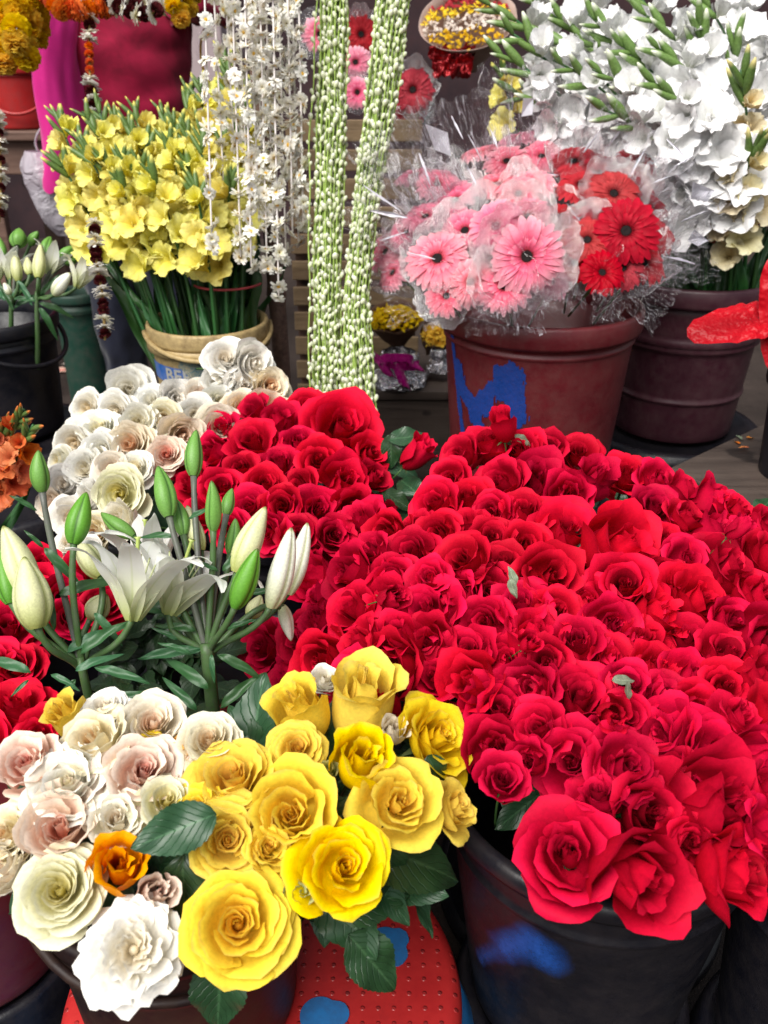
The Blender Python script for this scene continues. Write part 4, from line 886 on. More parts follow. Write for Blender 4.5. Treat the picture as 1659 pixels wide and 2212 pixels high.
lily_plant('lily stalk crowded with green buds, its flowers opening toward the red roses', (455, 1480), 0, (445, 1390),
    [(Z(935, 370), Z(868, 92), 54, 'green', .02), (Z(1015, 470), Z(965, 270), 40, 'green', .04), (Z(1070, 145), Z(1095, -110), 44, 'green', .06), (Z(1180, 445), Z(1158, 170), 40, 'green', .0), (Z(1250, 360), Z(1290, 215), 32, 'green', .03), (Z(1275, 575), Z(1295, 378), 36, 'green', .04), (Z(1300, 870), Z(1420, 548), 58, 'deep', -.05), (Z(1310, 680), Z(1475, 315), 66, 'pale', .0), (Z(1500, 870), Z(1600, 425), 60, 'white', -.02), (Z(1590, 800), Z(1690, 400), 50, 'white', .05), (Z(1110, 560), Z(1045, 305), 46, 'pale', .05), (Z(740, 480), Z(565, 345), 40, 'green', .03), (Z(1560, 860), Z(1610, 1060), 34, 'white', .03), (Z(1380, 930), Z(1440, 800), 44, 'pale', .03)],
    [(Z(930, 910), Z(1030, 600), 230, 1.0, .0, 5), (Z(860, 760), Z(800, 440), 200, .6, .07, 8)],
    [(Z(1040, 380), Z(1120, 335), .0), (Z(1210, 670), Z(1140, 630), 0), (Z(1230, 670), Z(1290, 590), 0), (Z(960, 480), Z(865, 455), .02), (Z(1120, 1100), Z(890, 1120), 0), (Z(1060, 1130), Z(960, 1080), -.02), (Z(1170, 1130), Z(1170, 1210), -.03), (Z(1150, 1320), Z(1030, 1210), -.02), (Z(1250, 990), Z(1350, 950), 0), (Z(1200, 1130), Z(1350, 1190), 0), (Z(1090, 1440), Z(990, 1340), -.02), (Z(980, 1050), Z(930, 1010), 0), (Z(1330, 800), Z(1460, 775), 0), (Z(1215, 1430), Z(1330, 1310), 0), (Z(1080, 1000), Z(960, 960), 0), (Z(900, 900), Z(820, 870), 0)], 1.08, LB + Vector((.05, .03, 0)), sw=.0085)
# the lilies in the black bucket further back
K = lambda x, y: (x * .358, 486 + y * .358)
lily_plant('distant lily stalk in the black bucket, its buds and flowers at the picture edge', (20, 660), 0, (25, 640),
    [(K(105, 130), K(110, 20), 42, 'green', 0), (K(15, 200), K(-10, 60), 30, 'green', .05), (K(110, 340), K(100, 160), 26, 'pale', -.02), (K(180, 300), K(165, 190), 24, 'pale', -.02), (K(60, 420), K(20, 350), 18, 'white', -.05), (K(180, 120), K(235, 40), 24, 'green', .05)],
    [(K(60, 330), K(70, 180), 80, .6, 0, 21), (K(-10, 330), K(-30, 180), 80, .6, 0, 22)],
    [((30, 670), (10, 630), 0), ((30, 665), (60, 640), 0), ((25, 650), (50, 610), 0), ((10, 650), (-10, 610), 0)], 2.12, (Bk.x - .02, Bk.y - .02, Bk.z - .22))
lily_plant('distant lily stalk in the black bucket, with flowers leaning toward the white garland', (75, 660), 0, (80, 630),
    [(K(230, 320), K(245, 110), 30, 'pale', -.03), (K(270, 170), K(310, 70), 28, 'green', .0), (K(360, 200), K(450, 125), 28, 'green', .02), (K(325, 420), K(430, 290), 34, 'white', -.06), (K(390, 230), K(480, 190), 24, 'green', .03)],
    [(K(290, 300), K(340, 150), 85, .7, .02, 23), (K(460, 380), K(520, 230), 88, .8, -.03, 24)],
    [((85, 640), (110, 610), 0), ((80, 650), (40, 640), 0), ((85, 655), (120, 660), 0), ((85, 665), (105, 690), -.02), ((70, 660), (50, 620), 0)], 2.10, (Bk.x + .08, Bk.y - .04, Bk.z - .22))
# ---------------------------------------------------------------- gladioli
M['glad_yellow'] = petal_mat('gladiolus_yellow', (.84, .66, .05), (.92, .82, .14), (.95, .88, .26), tr=.3, rough=.5, hue=.012, val=.15, bscale=14, spec=.15)
M['glad_white'] = petal_mat('gladiolus_white', (.80, .84, .60), (.93, .93, .90), (.95, .94, .95), tr=.16, rough=.5, hue=.02, val=.1, bscale=14, sat=.2, spec=.2)
M['glad_orange'] = petal_mat('gladiolus_orange', (.62, .14, .02), (.68, .10, .015), (.75, .17, .03), tr=.25, rough=.5, hue=.01, val=.2)
M['glad_cream'] = petal_mat('gladiolus_cream', (.72, .52, .16), (.8, .66, .36), (.82, .74, .5), tr=.3, rough=.5, hue=.02, val=.15)
def tipped(name, base, tip, at=.72):
    k = N(name); v, t, r = k.attr()[:3]; n1 = k.noise(20, 3)
    c = k.mix(k.rng(v, at, min(1, at + .18), 0, 1), k.hsv(k.mix(0, base, base), .5, 1, k.rng(n1, .3, .7, .7, 1.25)), tip)
    return k.done(k.transl(k.bsdf(c, .42, .45), c, .12))
M['glad_green'] = leaf_mat('gladiolus_green', (.05, .115, .03), (.10, .18, .05), rough=.4, vein=False)
M['glad_green_light'] = leaf_mat('gladiolus_light_green', (.13, .26, .06), (.20, .36, .10), rough=.4, vein=False)
M['glad_stem'] = leaf_mat('gladiolus_stem', (.02, .085, .022), (.045, .14, .03), rough=.4, vein=False)
for c, tp in (('yellow', (.72, .66, .14)), ('white', (.75, .78, .62)), ('orange', (.6, .15, .02)), ('cream', (.7, .6, .25))):
    M['gbud_' + c] = tipped('gladiolus_bud_' + c, (.11, .19, .045) if c != 'white' else (.16, .27, .07), tp, .74)
def floret_mesh(seed, op=1.0):
    g = np.random.default_rng(seed); mb = MB(); nu, nv = 9, 10; u = np.linspace(-1, 1, nu); v = np.linspace(0, 1, nv); U, V = np.meshgrid(u, v)
    for k in range(6):
        inner = k % 2; phi = k * PI / 3 + g.normal(0, .08); L = g.uniform(.9, 1.1); o = op * g.uniform(.75, 1.2)
        VV = V * (1 - .16 * np.abs(U) ** 3.5); ph = g.uniform(0, 6, 3)
        th = .16 + .95 * o * np.clip((VV - .18) / .82, 0, 1) ** 1.1 + .5 * o * np.clip(VV - .7, 0, 1) * 2
        ds = np.diff(np.concatenate([np.zeros((1, nu)), VV], 0), axis=0) * L
        r = .04 + .01 * inner + np.cumsum(ds * np.sin(th), 0); z = np.cumsum(ds * np.cos(th), 0)
        w = (.82 if inner else .68) * np.sin(PI * np.clip(.14 + .72 * V, 0, 1)) ** .6 * (.3 + .7 * np.clip(V * 1.5, 0, 1))
        rf = .055 * V ** 2
        z = z + rf * (np.sin(6 * U + ph[0]) + .6 * np.sin(11 * U + ph[1])) - .10 * (1 - U ** 2) * V; X = U * w * .55
        P = np.stack([r * math.cos(phi) - X * math.sin(phi), r * math.sin(phi) + X * math.cos(phi), z], -1)
        mb.sheet(P, np.stack([VV, .3 + .5 * np.clip(V * 1.5, 0, 1), np.full_like(V, g.uniform())], -1))
    mb.tube([(0, 0, -.22), (0, 0, -.05), (0, 0, .12)], [.03, .05, .06], 8, [(0, .2, .5)] * 3); return mb
FLO = {}
for c in ('yellow', 'white', 'orange', 'cream'):
    FLO[c] = [floret_mesh(700 + s, (.95, 1.15, .7, .4, 1.0)[s]).data('gladiolus_floret', M['glad_' + c]) for s in range(5)]
def gbud_mesh(seed, fat=.13):
    mb = MB(); n = 8; pts = [(.06 * math.sin(s * 2), 0, s) for s in np.linspace(0, 1, 9)]
    mb.tube(pts, [.05, .08, fat * .9, fat, fat, fat * .9, fat * .75, fat * .55, fat * .2], n, [(s, .5, .5) for s in np.linspace(0, 1, 9)]); return mb
GB = {c: [gbud_mesh(0, .095).data('gladiolus_bud', M['gbud_' + c]), gbud_mesh(0, .13).data('gladiolus_bud', M['gbud_' + c])] for c in ('yellow', 'white', 'orange', 'cream')}
SWORD = [leaf_mesh(520 + i, 1, .085, 0, .5, .1 + .15 * i, 4, 12, .2).data('gladiolus_leaf', M['glad_stem']) for i in range(3)]
def gladiolus(label, foot, tip, c, nf, nb, fsize, f0, f1, seed, group, bsize=.055, bow=.05, name='gladiolus', leaves=2, face=None, droop=0, lean=None):
    g = random.Random(seed); foot, tip = Vector(foot), Vector(tip); t = thing(name, label, 'gladiolus', foot, group); D = tip - foot
    side = Vector((g.gauss(0, .4), g.gauss(0, .4), 0)) * bow
    if lean: side += Vector(lean)
    pts = bez(Vector(), Vector((D.x * .25, D.y * .25, D.z * .42)) + side, Vector((D.x * .62, D.y * .62, D.z * .78)) + side, D + Vector((0, 0, -droop)), 20)
    mb = MB(); mb.tube(pts, [.0065 - .0042 * (i / 20) for i in range(21)], 7, [(.3, .5, .5)] * 21); mb.obj('stem', M['glad_stem'], t)
    def at(f):
        k = f * 20; i = min(19, int(k)); p = pts[i].lerp(pts[i + 1], k - i); return p, (pts[i + 1] - pts[i]).normalized()
    toc = (CAMP - tip).normalized() if face is None else Vector(face)
    for i in range(nf):
        f = f0 + (f1 - f0) * (i / max(1, nf - 1)); p, d = at(f); sd = 1 if i % 2 else -1
        x = d.cross(toc).normalized()
        ax = toc * .75 + x * sd * g.uniform(.25, .75) + d * g.uniform(.2, .6) + Vector((g.gauss(0, .2), g.gauss(0, .2), g.gauss(0, .2)))
        k = (0, 1, 4, 0, 1, 4, 2, 3)[g.randrange(6)] if i < nf - 2 else (2, 3)[i - nf + 2]
        s = fsize * (1 - .35 * i / max(1, nf - 1)) * g.uniform(.9, 1.12)
        ax = ax.normalized(); link('floret', FLO[c][k], t, spin(frame(p + ax * s * .18, ax, s=s), g.uniform(0, 6)))
    for i in range(nb):
        f = f1 + .02 + (1 - f1) * (i / nb); p, d = at(min(.99, f)); sd = 1 if i % 2 else -1; x = d.cross(toc).normalized()
        ax = d * 1.0 + x * sd * (.26 + g.uniform(-.14, .2)) + toc * g.uniform(-.1, .35) + Vector((g.gauss(0, .12), 0, g.gauss(0, .12))); link('bud', GB[c][i % 2], t, spin(frame(p - d * .012, ax, s=bsize * (1.2 - .5 * i / nb) * g.uniform(.85, 1.2)), g.uniform(0, 6)))
    for i in range(leaves):
        p, d = at(g.uniform(.02, .12)); L = g.uniform(.55, .85) * D.length * .62; y = (d + Vector((g.gauss(0, .12), g.gauss(0, .12), 0))).normalized(); z = toc + Vector((g.gauss(0, .5), 0, 0)); z = (z - y * z.dot(y)).normalized(); x = y.cross(z)
        link('leaf', SWORD[g.randrange(3)], t, Matrix.Translation(p) @ Matrix((x, y, z)).transposed().to_4x4() @ Matrix.Scale(L, 4))
    return t
GY = []
TIPS = [(112, 252, -.02), (128, 335, -.1), (150, 285, -.05), (185, 262, 0), (215, 270, .05), (236, 248, .05), (262, 262, 0), (292, 270, .06), (318, 285, 0), (345, 258, .08), (372, 275, .02), (402, 292, -.03), (428, 262, .05), (412, 195, .12), (440, 180, .1), (468, 165, .12), (492, 178, .08), (525, 185, .1), (555, 205, .12), (505, 225, 0), (540, 250, 0), (575, 250, .05), (160, 345, -.12), (205, 325, -.14), (255, 335, -.15), (300, 345, -.15), (350, 335, -.14), (395, 352, -.15), (445, 320, -.12), (482, 300, -.1), (520, 310, -.1), (555, 300, -.05), (330, 400, -.2), (250, 395, -.19), (420, 410, -.2), (500, 390, -.16)]
for i, (x, y, dd) in enumerate(TIPS):
    g0 = random.Random(i); tip = at_d(x + g0.uniform(-14, 14), y - 18 + g0.uniform(-34, 22), 2.17 + dd); a = (x - 350) / 260
    foot = Vector((Bc.x + max(-.1, min(.1, a * .11)), Bc.y + dd * .45, Bc.z - .22))
    t = gladiolus(None, foot, tip, 'yellow', 8 if y < 380 else 5, 5, .074, .57, .88, 40 + i, 'yellow gladioli in the cream paint bucket')
    GY.append((t, x, y))
def order_labels(L, fmt):
    for i, q in enumerate(sorted(L, key=lambda q: q[1])): q[0]['label'] = fmt(i, q)
nth = ['first', 'second', 'third', 'fourth', 'fifth', 'sixth', 'seventh', 'eighth', 'ninth', 'tenth', 'eleventh', 'twelfth', 'thirteenth', 'fourteenth', 'fifteenth', 'sixteenth', 'seventeenth', 'eighteenth', 'nineteenth', 'twentieth']
rows = [[q for q in GY if q[2] > 295], [q for q in GY if q[2] <= 295 and q[1] <= 405], [q for q in GY if q[2] <= 295 and q[1] > 405]]
order_labels(rows[0], lambda i, q: 'short yellow gladiolus in the front rank, %s from the wooden table side' % nth[i])
order_labels(rows[1], lambda i, q: 'yellow gladiolus with a green budded tip against the red kurta, %s from the table' % nth[i])
order_labels(rows[2], lambda i, q: 'tall pale yellow gladiolus behind the flower strings, %s from the red kurta' % nth[i])
mb = MB(); pts = []
for k in range(25):
    a = -PI * .98 + PI * .75 * k / 24 + .45; pts.append((Bc.x + .055 + .085 * math.cos(a), Bc.y + .02 + .085 * math.sin(a), Bc.z + .088))
mb.tube(pts, .003, 6); o = mb.obj('string_tie', M['tape']); tag(o, 'red string tied round the yellow gladiolus stems', 'string')
# white gladioli, a big loose fan
GW = []
WT = [(1040, 0, -.05, 'white'), (1095, -50, .1, 'white'), (1090, 62, -.1, 'white'), (1150, 10, 0, 'white'), (1065, 110, -.12, 'white'), (1165, 70, -.1, 'white'), (1230, -40, .1, 'white'), (1195, 130, -.2, 'white'), (1270, 30, -.1, 'white'), (1095, 190, -.12, 'white'), (1292, 232, -.3, 'white'), (1340, -50, 0, 'white'), (1280, 150, -.25, 'white'), (1375, 20, -.15, 'white'), (1440, -70, .1, 'white'), (1405, 95, -.2, 'white'), (1490, -30, -.1, 'white'), (1510, 40, -.2, 'white'), (1580, -60, 0, 'white'), (1590, 70, -.2, 'white'), (1680, -20, -.1, 'white'), (1600, 150, -.3, 'cream'), (1640, 300, -.3, 'cream'), (1545, 190, -.1, 'orange'), (1700, 90, -.2, 'white'), (1395, 170, -.3, 'white'), (1240, 75, -.05, 'white'), (1330, 90, -.15, 'white')]
for i, (x, y, dd, c) in enumerate(WT):
    tip = at_d(x, y, 2.2 + dd); a = (x - 1400) / 300
    foot = Vector((Bp.x + .02 + max(-.12, min(.14, a * .12)), Bp.y - .03 + dd * .3, Bp.z - .25))
    t = gladiolus(None, foot, tip, c, 8, 4, .108 if c != 'cream' else .075, .46, .86, 90 + i, 'white gladioli in the dark plum tub', .072, .10, leaves=1, lean=(.12, 0, .06) if x < 1500 else None)
    GW.append((t, x, y, c))
order_labels([q for q in GW if q[3] == 'white' and q[2] > 75], lambda i, q: 'white gladiolus arching low toward the wrapped gerberas, %s from the paper cone' % nth[i])
order_labels([q for q in GW if q[3] == 'white' and q[2] <= 75], lambda i, q: 'tall white gladiolus running out of the picture top, %s from the paper cone' % nth[i])
cr = [q for q in GW if q[3] == 'cream']; cr[0][0]['label'] = 'higher of the two cream yellow gladioli beside the orange one'; cr[1][0]['label'] = 'lower of the two cream yellow gladioli beside the orange one'
[q for q in GW if q[3] == 'orange'][0][0]['label'] = 'orange gladiolus among the white ones, near the picture edge'
# orange gladioli at the other edge
for i, (x, y, dd) in enumerate([(52, 885, 0), (72, 918, -.03), (18, 905, .03), (-20, 890, 0)]):
    tip = at_d(x, y, 1.5 + dd); foot = at_z(-60 + 10 * i, 1330, .35)
    gladiolus(['orange gladiolus with the longest green tip, at the picture edge', 'orange gladiolus whose green tip leans outward over the black tub', 'orange gladiolus behind the two leaning green tips', 'orange gladiolus cut off by the picture edge'][i], foot, tip, 'orange', 7, 6, .05, .60, .86, 200 + i, 'orange gladioli at the picture edge', .042, .03, leaves=1)
GT = Vector((at_z(-40, 1330, .35).x, at_z(-40, 1330, .35).y, .46))
bucket('flower_bucket', 'black bucket at the picture edge holding the orange gladioli', (GT.x - .02, GT.y), .1, .46, GT.z - .02, M['black_pl'], .8, .01)
# a pale yellow bloom and a stray bud behind the cellophane
gladiolus('pale yellow gladiolus behind the wrapped gerberas, below the paper cone', at_d(1120, 420, 2.55), at_d(1080, 140, 2.5), 'yellow', 5, 4, .07, .45, .85, 260, None)
# ---------------------------------------------------------------- gerberas
M['gerb_pink'] = petal_mat('gerbera_pink', (.60, .03, .08), (.86, .15, .26), (.93, .46, .53), tr=.28, rough=.5, hue=.01, val=.18, spec=.15, edge=(.93, .68, .68))
M['gerb_red'] = petal_mat('gerbera_red', (.22, .001, .006), (.44, .001, .012), (.54, .002, .018), tr=.25, rough=.5, hue=.004, val=.25, spec=.1)
M['gerb_eye'] = plain('gerbera_eye', (.010, .006, .006), .8, .2, .5, 60)
M['gerb_fringe'] = plain('gerbera_fringe', (.45, .06, .07), .6, .2, .4, 60)
M['gerb_stem'] = plain('gerbera_stem', (.14, .22, .07), .5, .3)
def gerb_mesh(seed, cup=.35, n=26):
    g = np.random.default_rng(seed); mb = MB()
    for ring, (L, r0, up, m, w0) in enumerate([(1.0, .16, cup, n, .135), (.92, .15, cup + .18, n - 3, .12), (.62, .13, cup + .5, 18, .075)]):
        for i in range(m):
            a = 2 * PI * i / m + g.normal(0, .04) + ring * .1; l = (L - r0) * g.uniform(.9, 1.06); tw = g.normal(0, .15); rr_ = g.uniform(); e = up + g.normal(0, .07)
            rows = []; C = []
            for s in np.linspace(0, 1, 9):
                w = w0 * (math.sin(PI * (.10 + .84 * s) ** 1.1) ** .6) * .95; th = e * (1 - s * .7) - .25 * s * s
                r = r0 + l * s * math.cos(th * .8); z = .02 * ring + l * s * math.sin(th) * .85; row = []; cc = []
                for q in (-1, -.5, 0, .5, 1):
                    zz = z + .25 * w * q * q + tw * w * q * s; x = w * q; ro = r - (.03 if s > .97 and abs(q) > .6 else 0)
                    row.append((ro * math.cos(a) - x * math.sin(a), ro * math.sin(a) + x * math.cos(a), zz)); cc.append((s, .15 + .85 * s, rr_))
                rows.append(row); C.append(cc)
            mb.sheet(np.array(rows), np.array(C))
    return mb
def gerb_fringe(seed):
    g = np.random.default_rng(seed); mb = MB()
    for ring in range(3):
        for i in range(22):
            a = 2 * PI * i / 22 + g.uniform(-.1, .1); r = .13 + .04 * ring; l = g.uniform(.07, .13)
            mb.tube([(r * math.cos(a), r * math.sin(a), .04), ((r + l * .5) * math.cos(a), (r + l * .5) * math.sin(a), .04 + l)], [.014, .006], 4)
    return mb
def gerb_eye():
    mb = MB(); mb.lathe([(.17, .02), (.16, .06), (.12, .085), (.06, .07), (.001, .055)], 20); return mb
GM = {c: [gerb_mesh(800 + i, (.3, .5, .75, .2)[i]).data('gerbera_petals', M['gerb_' + c]) for i in range(4)] for c in ('pink', 'red')}
GF = {'pink': gerb_fringe(1).data('gerbera_fringe', M['gerb_fringe']), 'red': gerb_fringe(2).data('gerbera_fringe', M['gerb_red'])}
GE = gerb_eye().data('gerbera_eye', M['gerb_eye'])
mb = MB(); mb.lathe([(.03, -.22), (.10, -.14), (.16, -.02), (.15, .03)], 16); GC = mb.data('gerbera_calyx', M['gerb_stem'])
mb = MB(); mb.tube([(0, 0, -.15), (.05, 0, -2), (0, .05, -4.5)], [.055, .05, .05], 7); GS = mb.data('gerbera_stem', M['gerb_stem'])
def cello_mat():
    k = N('cellophane'); lw = k.n('ShaderNodeLayerWeight'); lw.inputs['Blend'].default_value = .35
    at = k.n('ShaderNodeAttribute'); at.attribute_name = 'pc'; mp = k.n('ShaderNodeMapping'); mp.inputs['Scale'].default_value = (2.2, 26, 5); k.link(at.outputs['Vector'], mp.inputs[0])
    st = k.noise(1.6, 4, .65, dist=.8, vec=mp.outputs[0]); n1 = k.noise(9, 4, .7, dist=1.5); n2 = k.noise(60, 3, .6, dist=1.0)
    bp = k.bump(k.math('ADD', st, k.math('MULTIPLY', n1, .6)), 1.0, .05)
    gl = k.n('ShaderNodeBsdfGlossy'); gl.inputs['Roughness'].default_value = .07; gl.inputs['Color'].default_value = (1, 1, 1, 1); k.link(bp, gl.inputs['Normal'])
    df = k.n('ShaderNodeBsdfTranslucent'); df.inputs['Color'].default_value = (.93, .9, .97, 1)
    dd = k.n('ShaderNodeBsdfDiffuse'); dd.inputs['Color'].default_value = (.9, .87, .95, 1)
    ad = k.n('ShaderNodeMixShader'); ad.inputs[0].default_value = .6; k.link(df.outputs[0], ad.inputs[1]); k.link(dd.outputs[0], ad.inputs[2])
    tr = k.n('ShaderNodeBsdfTransparent'); tr.inputs['Color'].default_value = (.985, .98, .99, 1)
    m1 = k.n('ShaderNodeMixShader'); k.link(k.math('MULTIPLY', k.rng(st, .53, .70, .0, .55), k.rng(n2, .3, .7, .4, 1.2)), m1.inputs[0]); k.link(tr.outputs[0], m1.inputs[1]); k.link(ad.outputs[0], m1.inputs[2])  # whitish diffuse streaks paint haze and highlights onto the clear film
    m2 = k.n('ShaderNodeMixShader'); k.link(k.rng(lw.outputs['Fresnel'], 0, 1, .02, .6), m2.inputs[0]); k.link(m1.outputs[0], m2.inputs[1]); k.link(gl.outputs[0], m2.inputs[2])
    return k.done(m2.outputs[0])
M['cello'] = cello_mat()
def sleeve_mesh(seed, flare=1.5, tall=1.1):
    """crumpled cellophane cone round a blossom of radius 1: base on the stem, ragged mouth in front of the petals"""
    g = np.random.default_rng(seed); nu, nv = 72, 16; P = np.zeros((nv, nu, 3)); ph = g.uniform(0, 6, 8); kk = g.integers(3, 14, 8)
    for j in range(nu):
        a = 2 * PI * j / nu
        top = tall + .34 * math.sin(kk[0] % 5 * a + ph[0]) + .55 * (abs((a * 2.5 / PI + ph[1]) % 2 - 1) - .5) + .3 * (abs((a * 6.5 / PI + ph[2]) % 2 - 1) - .5)
        for i in range(nv):
            s = i / (nv - 1); z = -3.0 + (3.0 + top) * s
            r = .10 + (1.22 * flare / 1.5 - .10) * min(1, s * 1.25) ** 1.3 + .32 * flare * max(0, s - .72) ** 1.2
            f = sum(abs(math.sin(kk[m] * a * .5 + ph[m] + s * (m - 3) * .5)) - .6 for m in range(6)) / 6
            r *= 1 + .22 * f * (.3 + s) + g.normal(0, .012)
            P[i, j] = (r * math.cos(a), r * math.sin(a), z + g.normal(0, .015))
    o_ = g.uniform(0, 9); C = np.zeros((nv, nu, 3))
    for i in range(nv):
        for j in range(nu): C[i, j] = (i / (nv - 1), abs(j / nu - .5) * 2 + o_, o_)
    mb = MB(); mb.sheet(P, C, True)
    return mb
SLV = [sleeve_mesh(820 + i, (1.2, 1.35, 1.5, 1.3)[i], (.2, .6, .4, .75)[i]).data('cellophane_sleeve', M['cello']) for i in range(4)]
def gerbera(px, py, r, d, axis, c, label, k, sleeve=True, group=None):
    p = at_d(px, py, d); R = r * (1.16 if group else 1.0) * d / FPX; m = spin(frame(p, axis, s=R), random.uniform(0, 6))
    t = thing('gerbera', label, 'gerbera', m, group)
    link('petals', GM[c][k % 4], t); link('fringe', GF[c], t); link('eye', GE, t); link('calyx', GC, t); link('stem', GS, t)
    if sleeve:
        o = link('cellophane_sleeve', SLV[k % 4], None, m @ Matrix.Scale(1.0, 4)); tag(o, 'clear sleeve round the ' + label, 'wrapper', 'cellophane sleeves'); o.visible_shadow = True
    return t
PV = Bm + Vector((0, 0, -.30))
def fan(px, py, d, f=.55): 
    p = at_d(px, py, d); return (p - PV).normalized() * (1 - f) + (CAMP - p).normalized() * f
GP = [(945, 560, 64, 1.78, .6, 'pink', 'pale pink gerbera facing the hanging buds, fullest at the bunch\'s side'), (1072, 490, 58, 1.75, .5, 'pink', 'pink gerbera turned edgewise above the dark-eyed one'), (1138, 555, 74, 1.70, .72, 'pink', 'large pink gerbera with a black eye facing forward'), (1090, 620, 56, 1.72, .45, 'pink', 'pink gerbera drooping over the bucket rim'), (1018, 610, 50, 1.75, .5, 'pink', 'pink gerbera low beside the drooping one'), (1005, 500, 52, 1.82, .5, 'pink', 'pink gerbera between the pale one and the edgewise one'), (985, 435, 48, 1.92, .4, 'pink', 'pink gerbera high on the bunch beside the haze of plastic'), (1150, 400, 46, 1.92, .4, 'pink', 'pink gerbera with upright petals at the bunch\'s crest'), (1075, 400, 50, 1.95, .35, 'pink', 'faded pink gerbera behind the crest'), (920, 470, 48, 1.92, .4, 'pink', 'pink gerbera veiled by plastic at the outer side'), (835, 545, 46, 2.02, .45, 'pink', 'pink gerbera furthest out beside the hanging buds'), (850, 590, 40, 1.98, .4, 'pink', 'low pink gerbera under the outermost one'), (1120, 300, 46, 2.15, .35, 'pink', 'hazy pink gerbera topmost behind the plastic'), (1215, 285, 42, 2.18, .35, 'pink', 'hazy pink gerbera behind the red bunch'), (1040, 335, 44, 2.12, .35, 'pink', 'hazy pink gerbera near the highest plastic shards'), (900, 380, 44, 2.1, .35, 'pink', 'hazy pink gerbera near the bud garland'),
      (1352, 500, 66, 1.78, .66, 'red', 'large red gerbera with a black eye, clearest of the red'), (1325, 420, 54, 1.86, .5, 'red', 'red gerbera cupped above the clearest one'), (1268, 520, 50, 1.8, .55, 'red', 'dark-eyed red gerbera next to the pink bunch'), (1255, 400, 50, 1.92, .4, 'red', 'dull red gerbera high behind the plastic folds'), (1400, 450, 50, 1.92, .45, 'red', 'red gerbera at the outer side under shiny plastic'), (1390, 570, 48, 1.84, .5, 'red', 'red gerbera low at the outer side'), (1300, 590, 46, 1.76, .45, 'red', 'red gerbera hanging lowest by the rim'), (1205, 470, 44, 1.9, .4, 'red', 'red gerbera wedged between pink and red bunches'), (1300, 350, 44, 2.02, .35, 'red', 'red gerbera topmost of the red ones')]
for (x, y, r, d, c, l) in [(1060, 560, 46, 1.80, 'pink', 'pink gerbera tucked behind the two biggest ones'), (965, 640, 44, 1.78, 'pink', 'pink gerbera lowest on the outer side of the rim'), (1140, 470, 48, 1.82, 'pink', 'pink gerbera above the black-eyed big one'), (1190, 610, 40, 1.80, 'pink', 'pink gerbera between the big one and the lowest red'), (945, 400, 44, 2.0, 'pink', 'pink gerbera under the hazy outer pair'), (1170, 340, 46, 2.08, 'pink', 'pink gerbera between the two hazy topmost ones'), (1095, 350, 46, 2.05, 'pink', 'pink gerbera under the topmost hazy one'), (880, 500, 42, 1.95, 'pink', 'pink gerbera between the outermost and the pale one'), (1120, 420, 44, 1.9, 'pink', 'pink gerbera in the middle of the bunch'), (1300, 470, 46, 1.84, 'red', 'red gerbera hidden deep between the other red ones'), (1360, 400, 48, 1.94, 'red', 'red gerbera above the clearest one, outer side'), (1410, 510, 46, 1.88, 'red', 'outermost red gerbera under the torn plastic'), (1345, 580, 46, 1.80, 'red', 'red gerbera below the clearest one'), (1240, 570, 44, 1.82, 'red', 'red gerbera low between the pink and red bunches'), (1240, 350, 46, 2.02, 'red', 'red gerbera behind the pink crest'), (1380, 350, 44, 2.04, 'red', 'red gerbera topmost on the outer side')]: GP.append((x, y, r, d, .5, c, l))
for i, (x, y, r, d, f, c, l) in enumerate(GP):
    gerbera(x, y, r, d, fan(x, y, d, f) + Vector((random.gauss(0, .1), 0, random.gauss(0, .08))), c, l, i, i % 3 != 1, 'wrapped gerberas in the maroon bucket')
for i, (x, y, r, d, c, l) in enumerate([(892, 195, 48, 2.75, 'red', 'red gerbera with a round black eye behind the bud garlands'), (888, 232, 40, 2.85, 'red', 'red gerbera half hidden below the round-eyed one'), (780, 75, 42, 2.9, 'red', 'red gerbera seen between the two bud garlands'), (768, 135, 38, 2.8, 'pink', 'pink gerbera seen between the two bud garlands, higher one'), (772, 200, 36, 2.78, 'pink', 'pink gerbera seen between the two bud garlands, lower one'), (690, 75, 40, 2.9, 'pink', 'pale pink gerbera behind the white flower strings')]):
    p = at_d(x, y, d); gerbera(x, y, r, d, (CAMP - p).normalized() + Vector((.1 * (i % 3 - 1), 0, .25)), c, l, i + 1, i != 3, None)
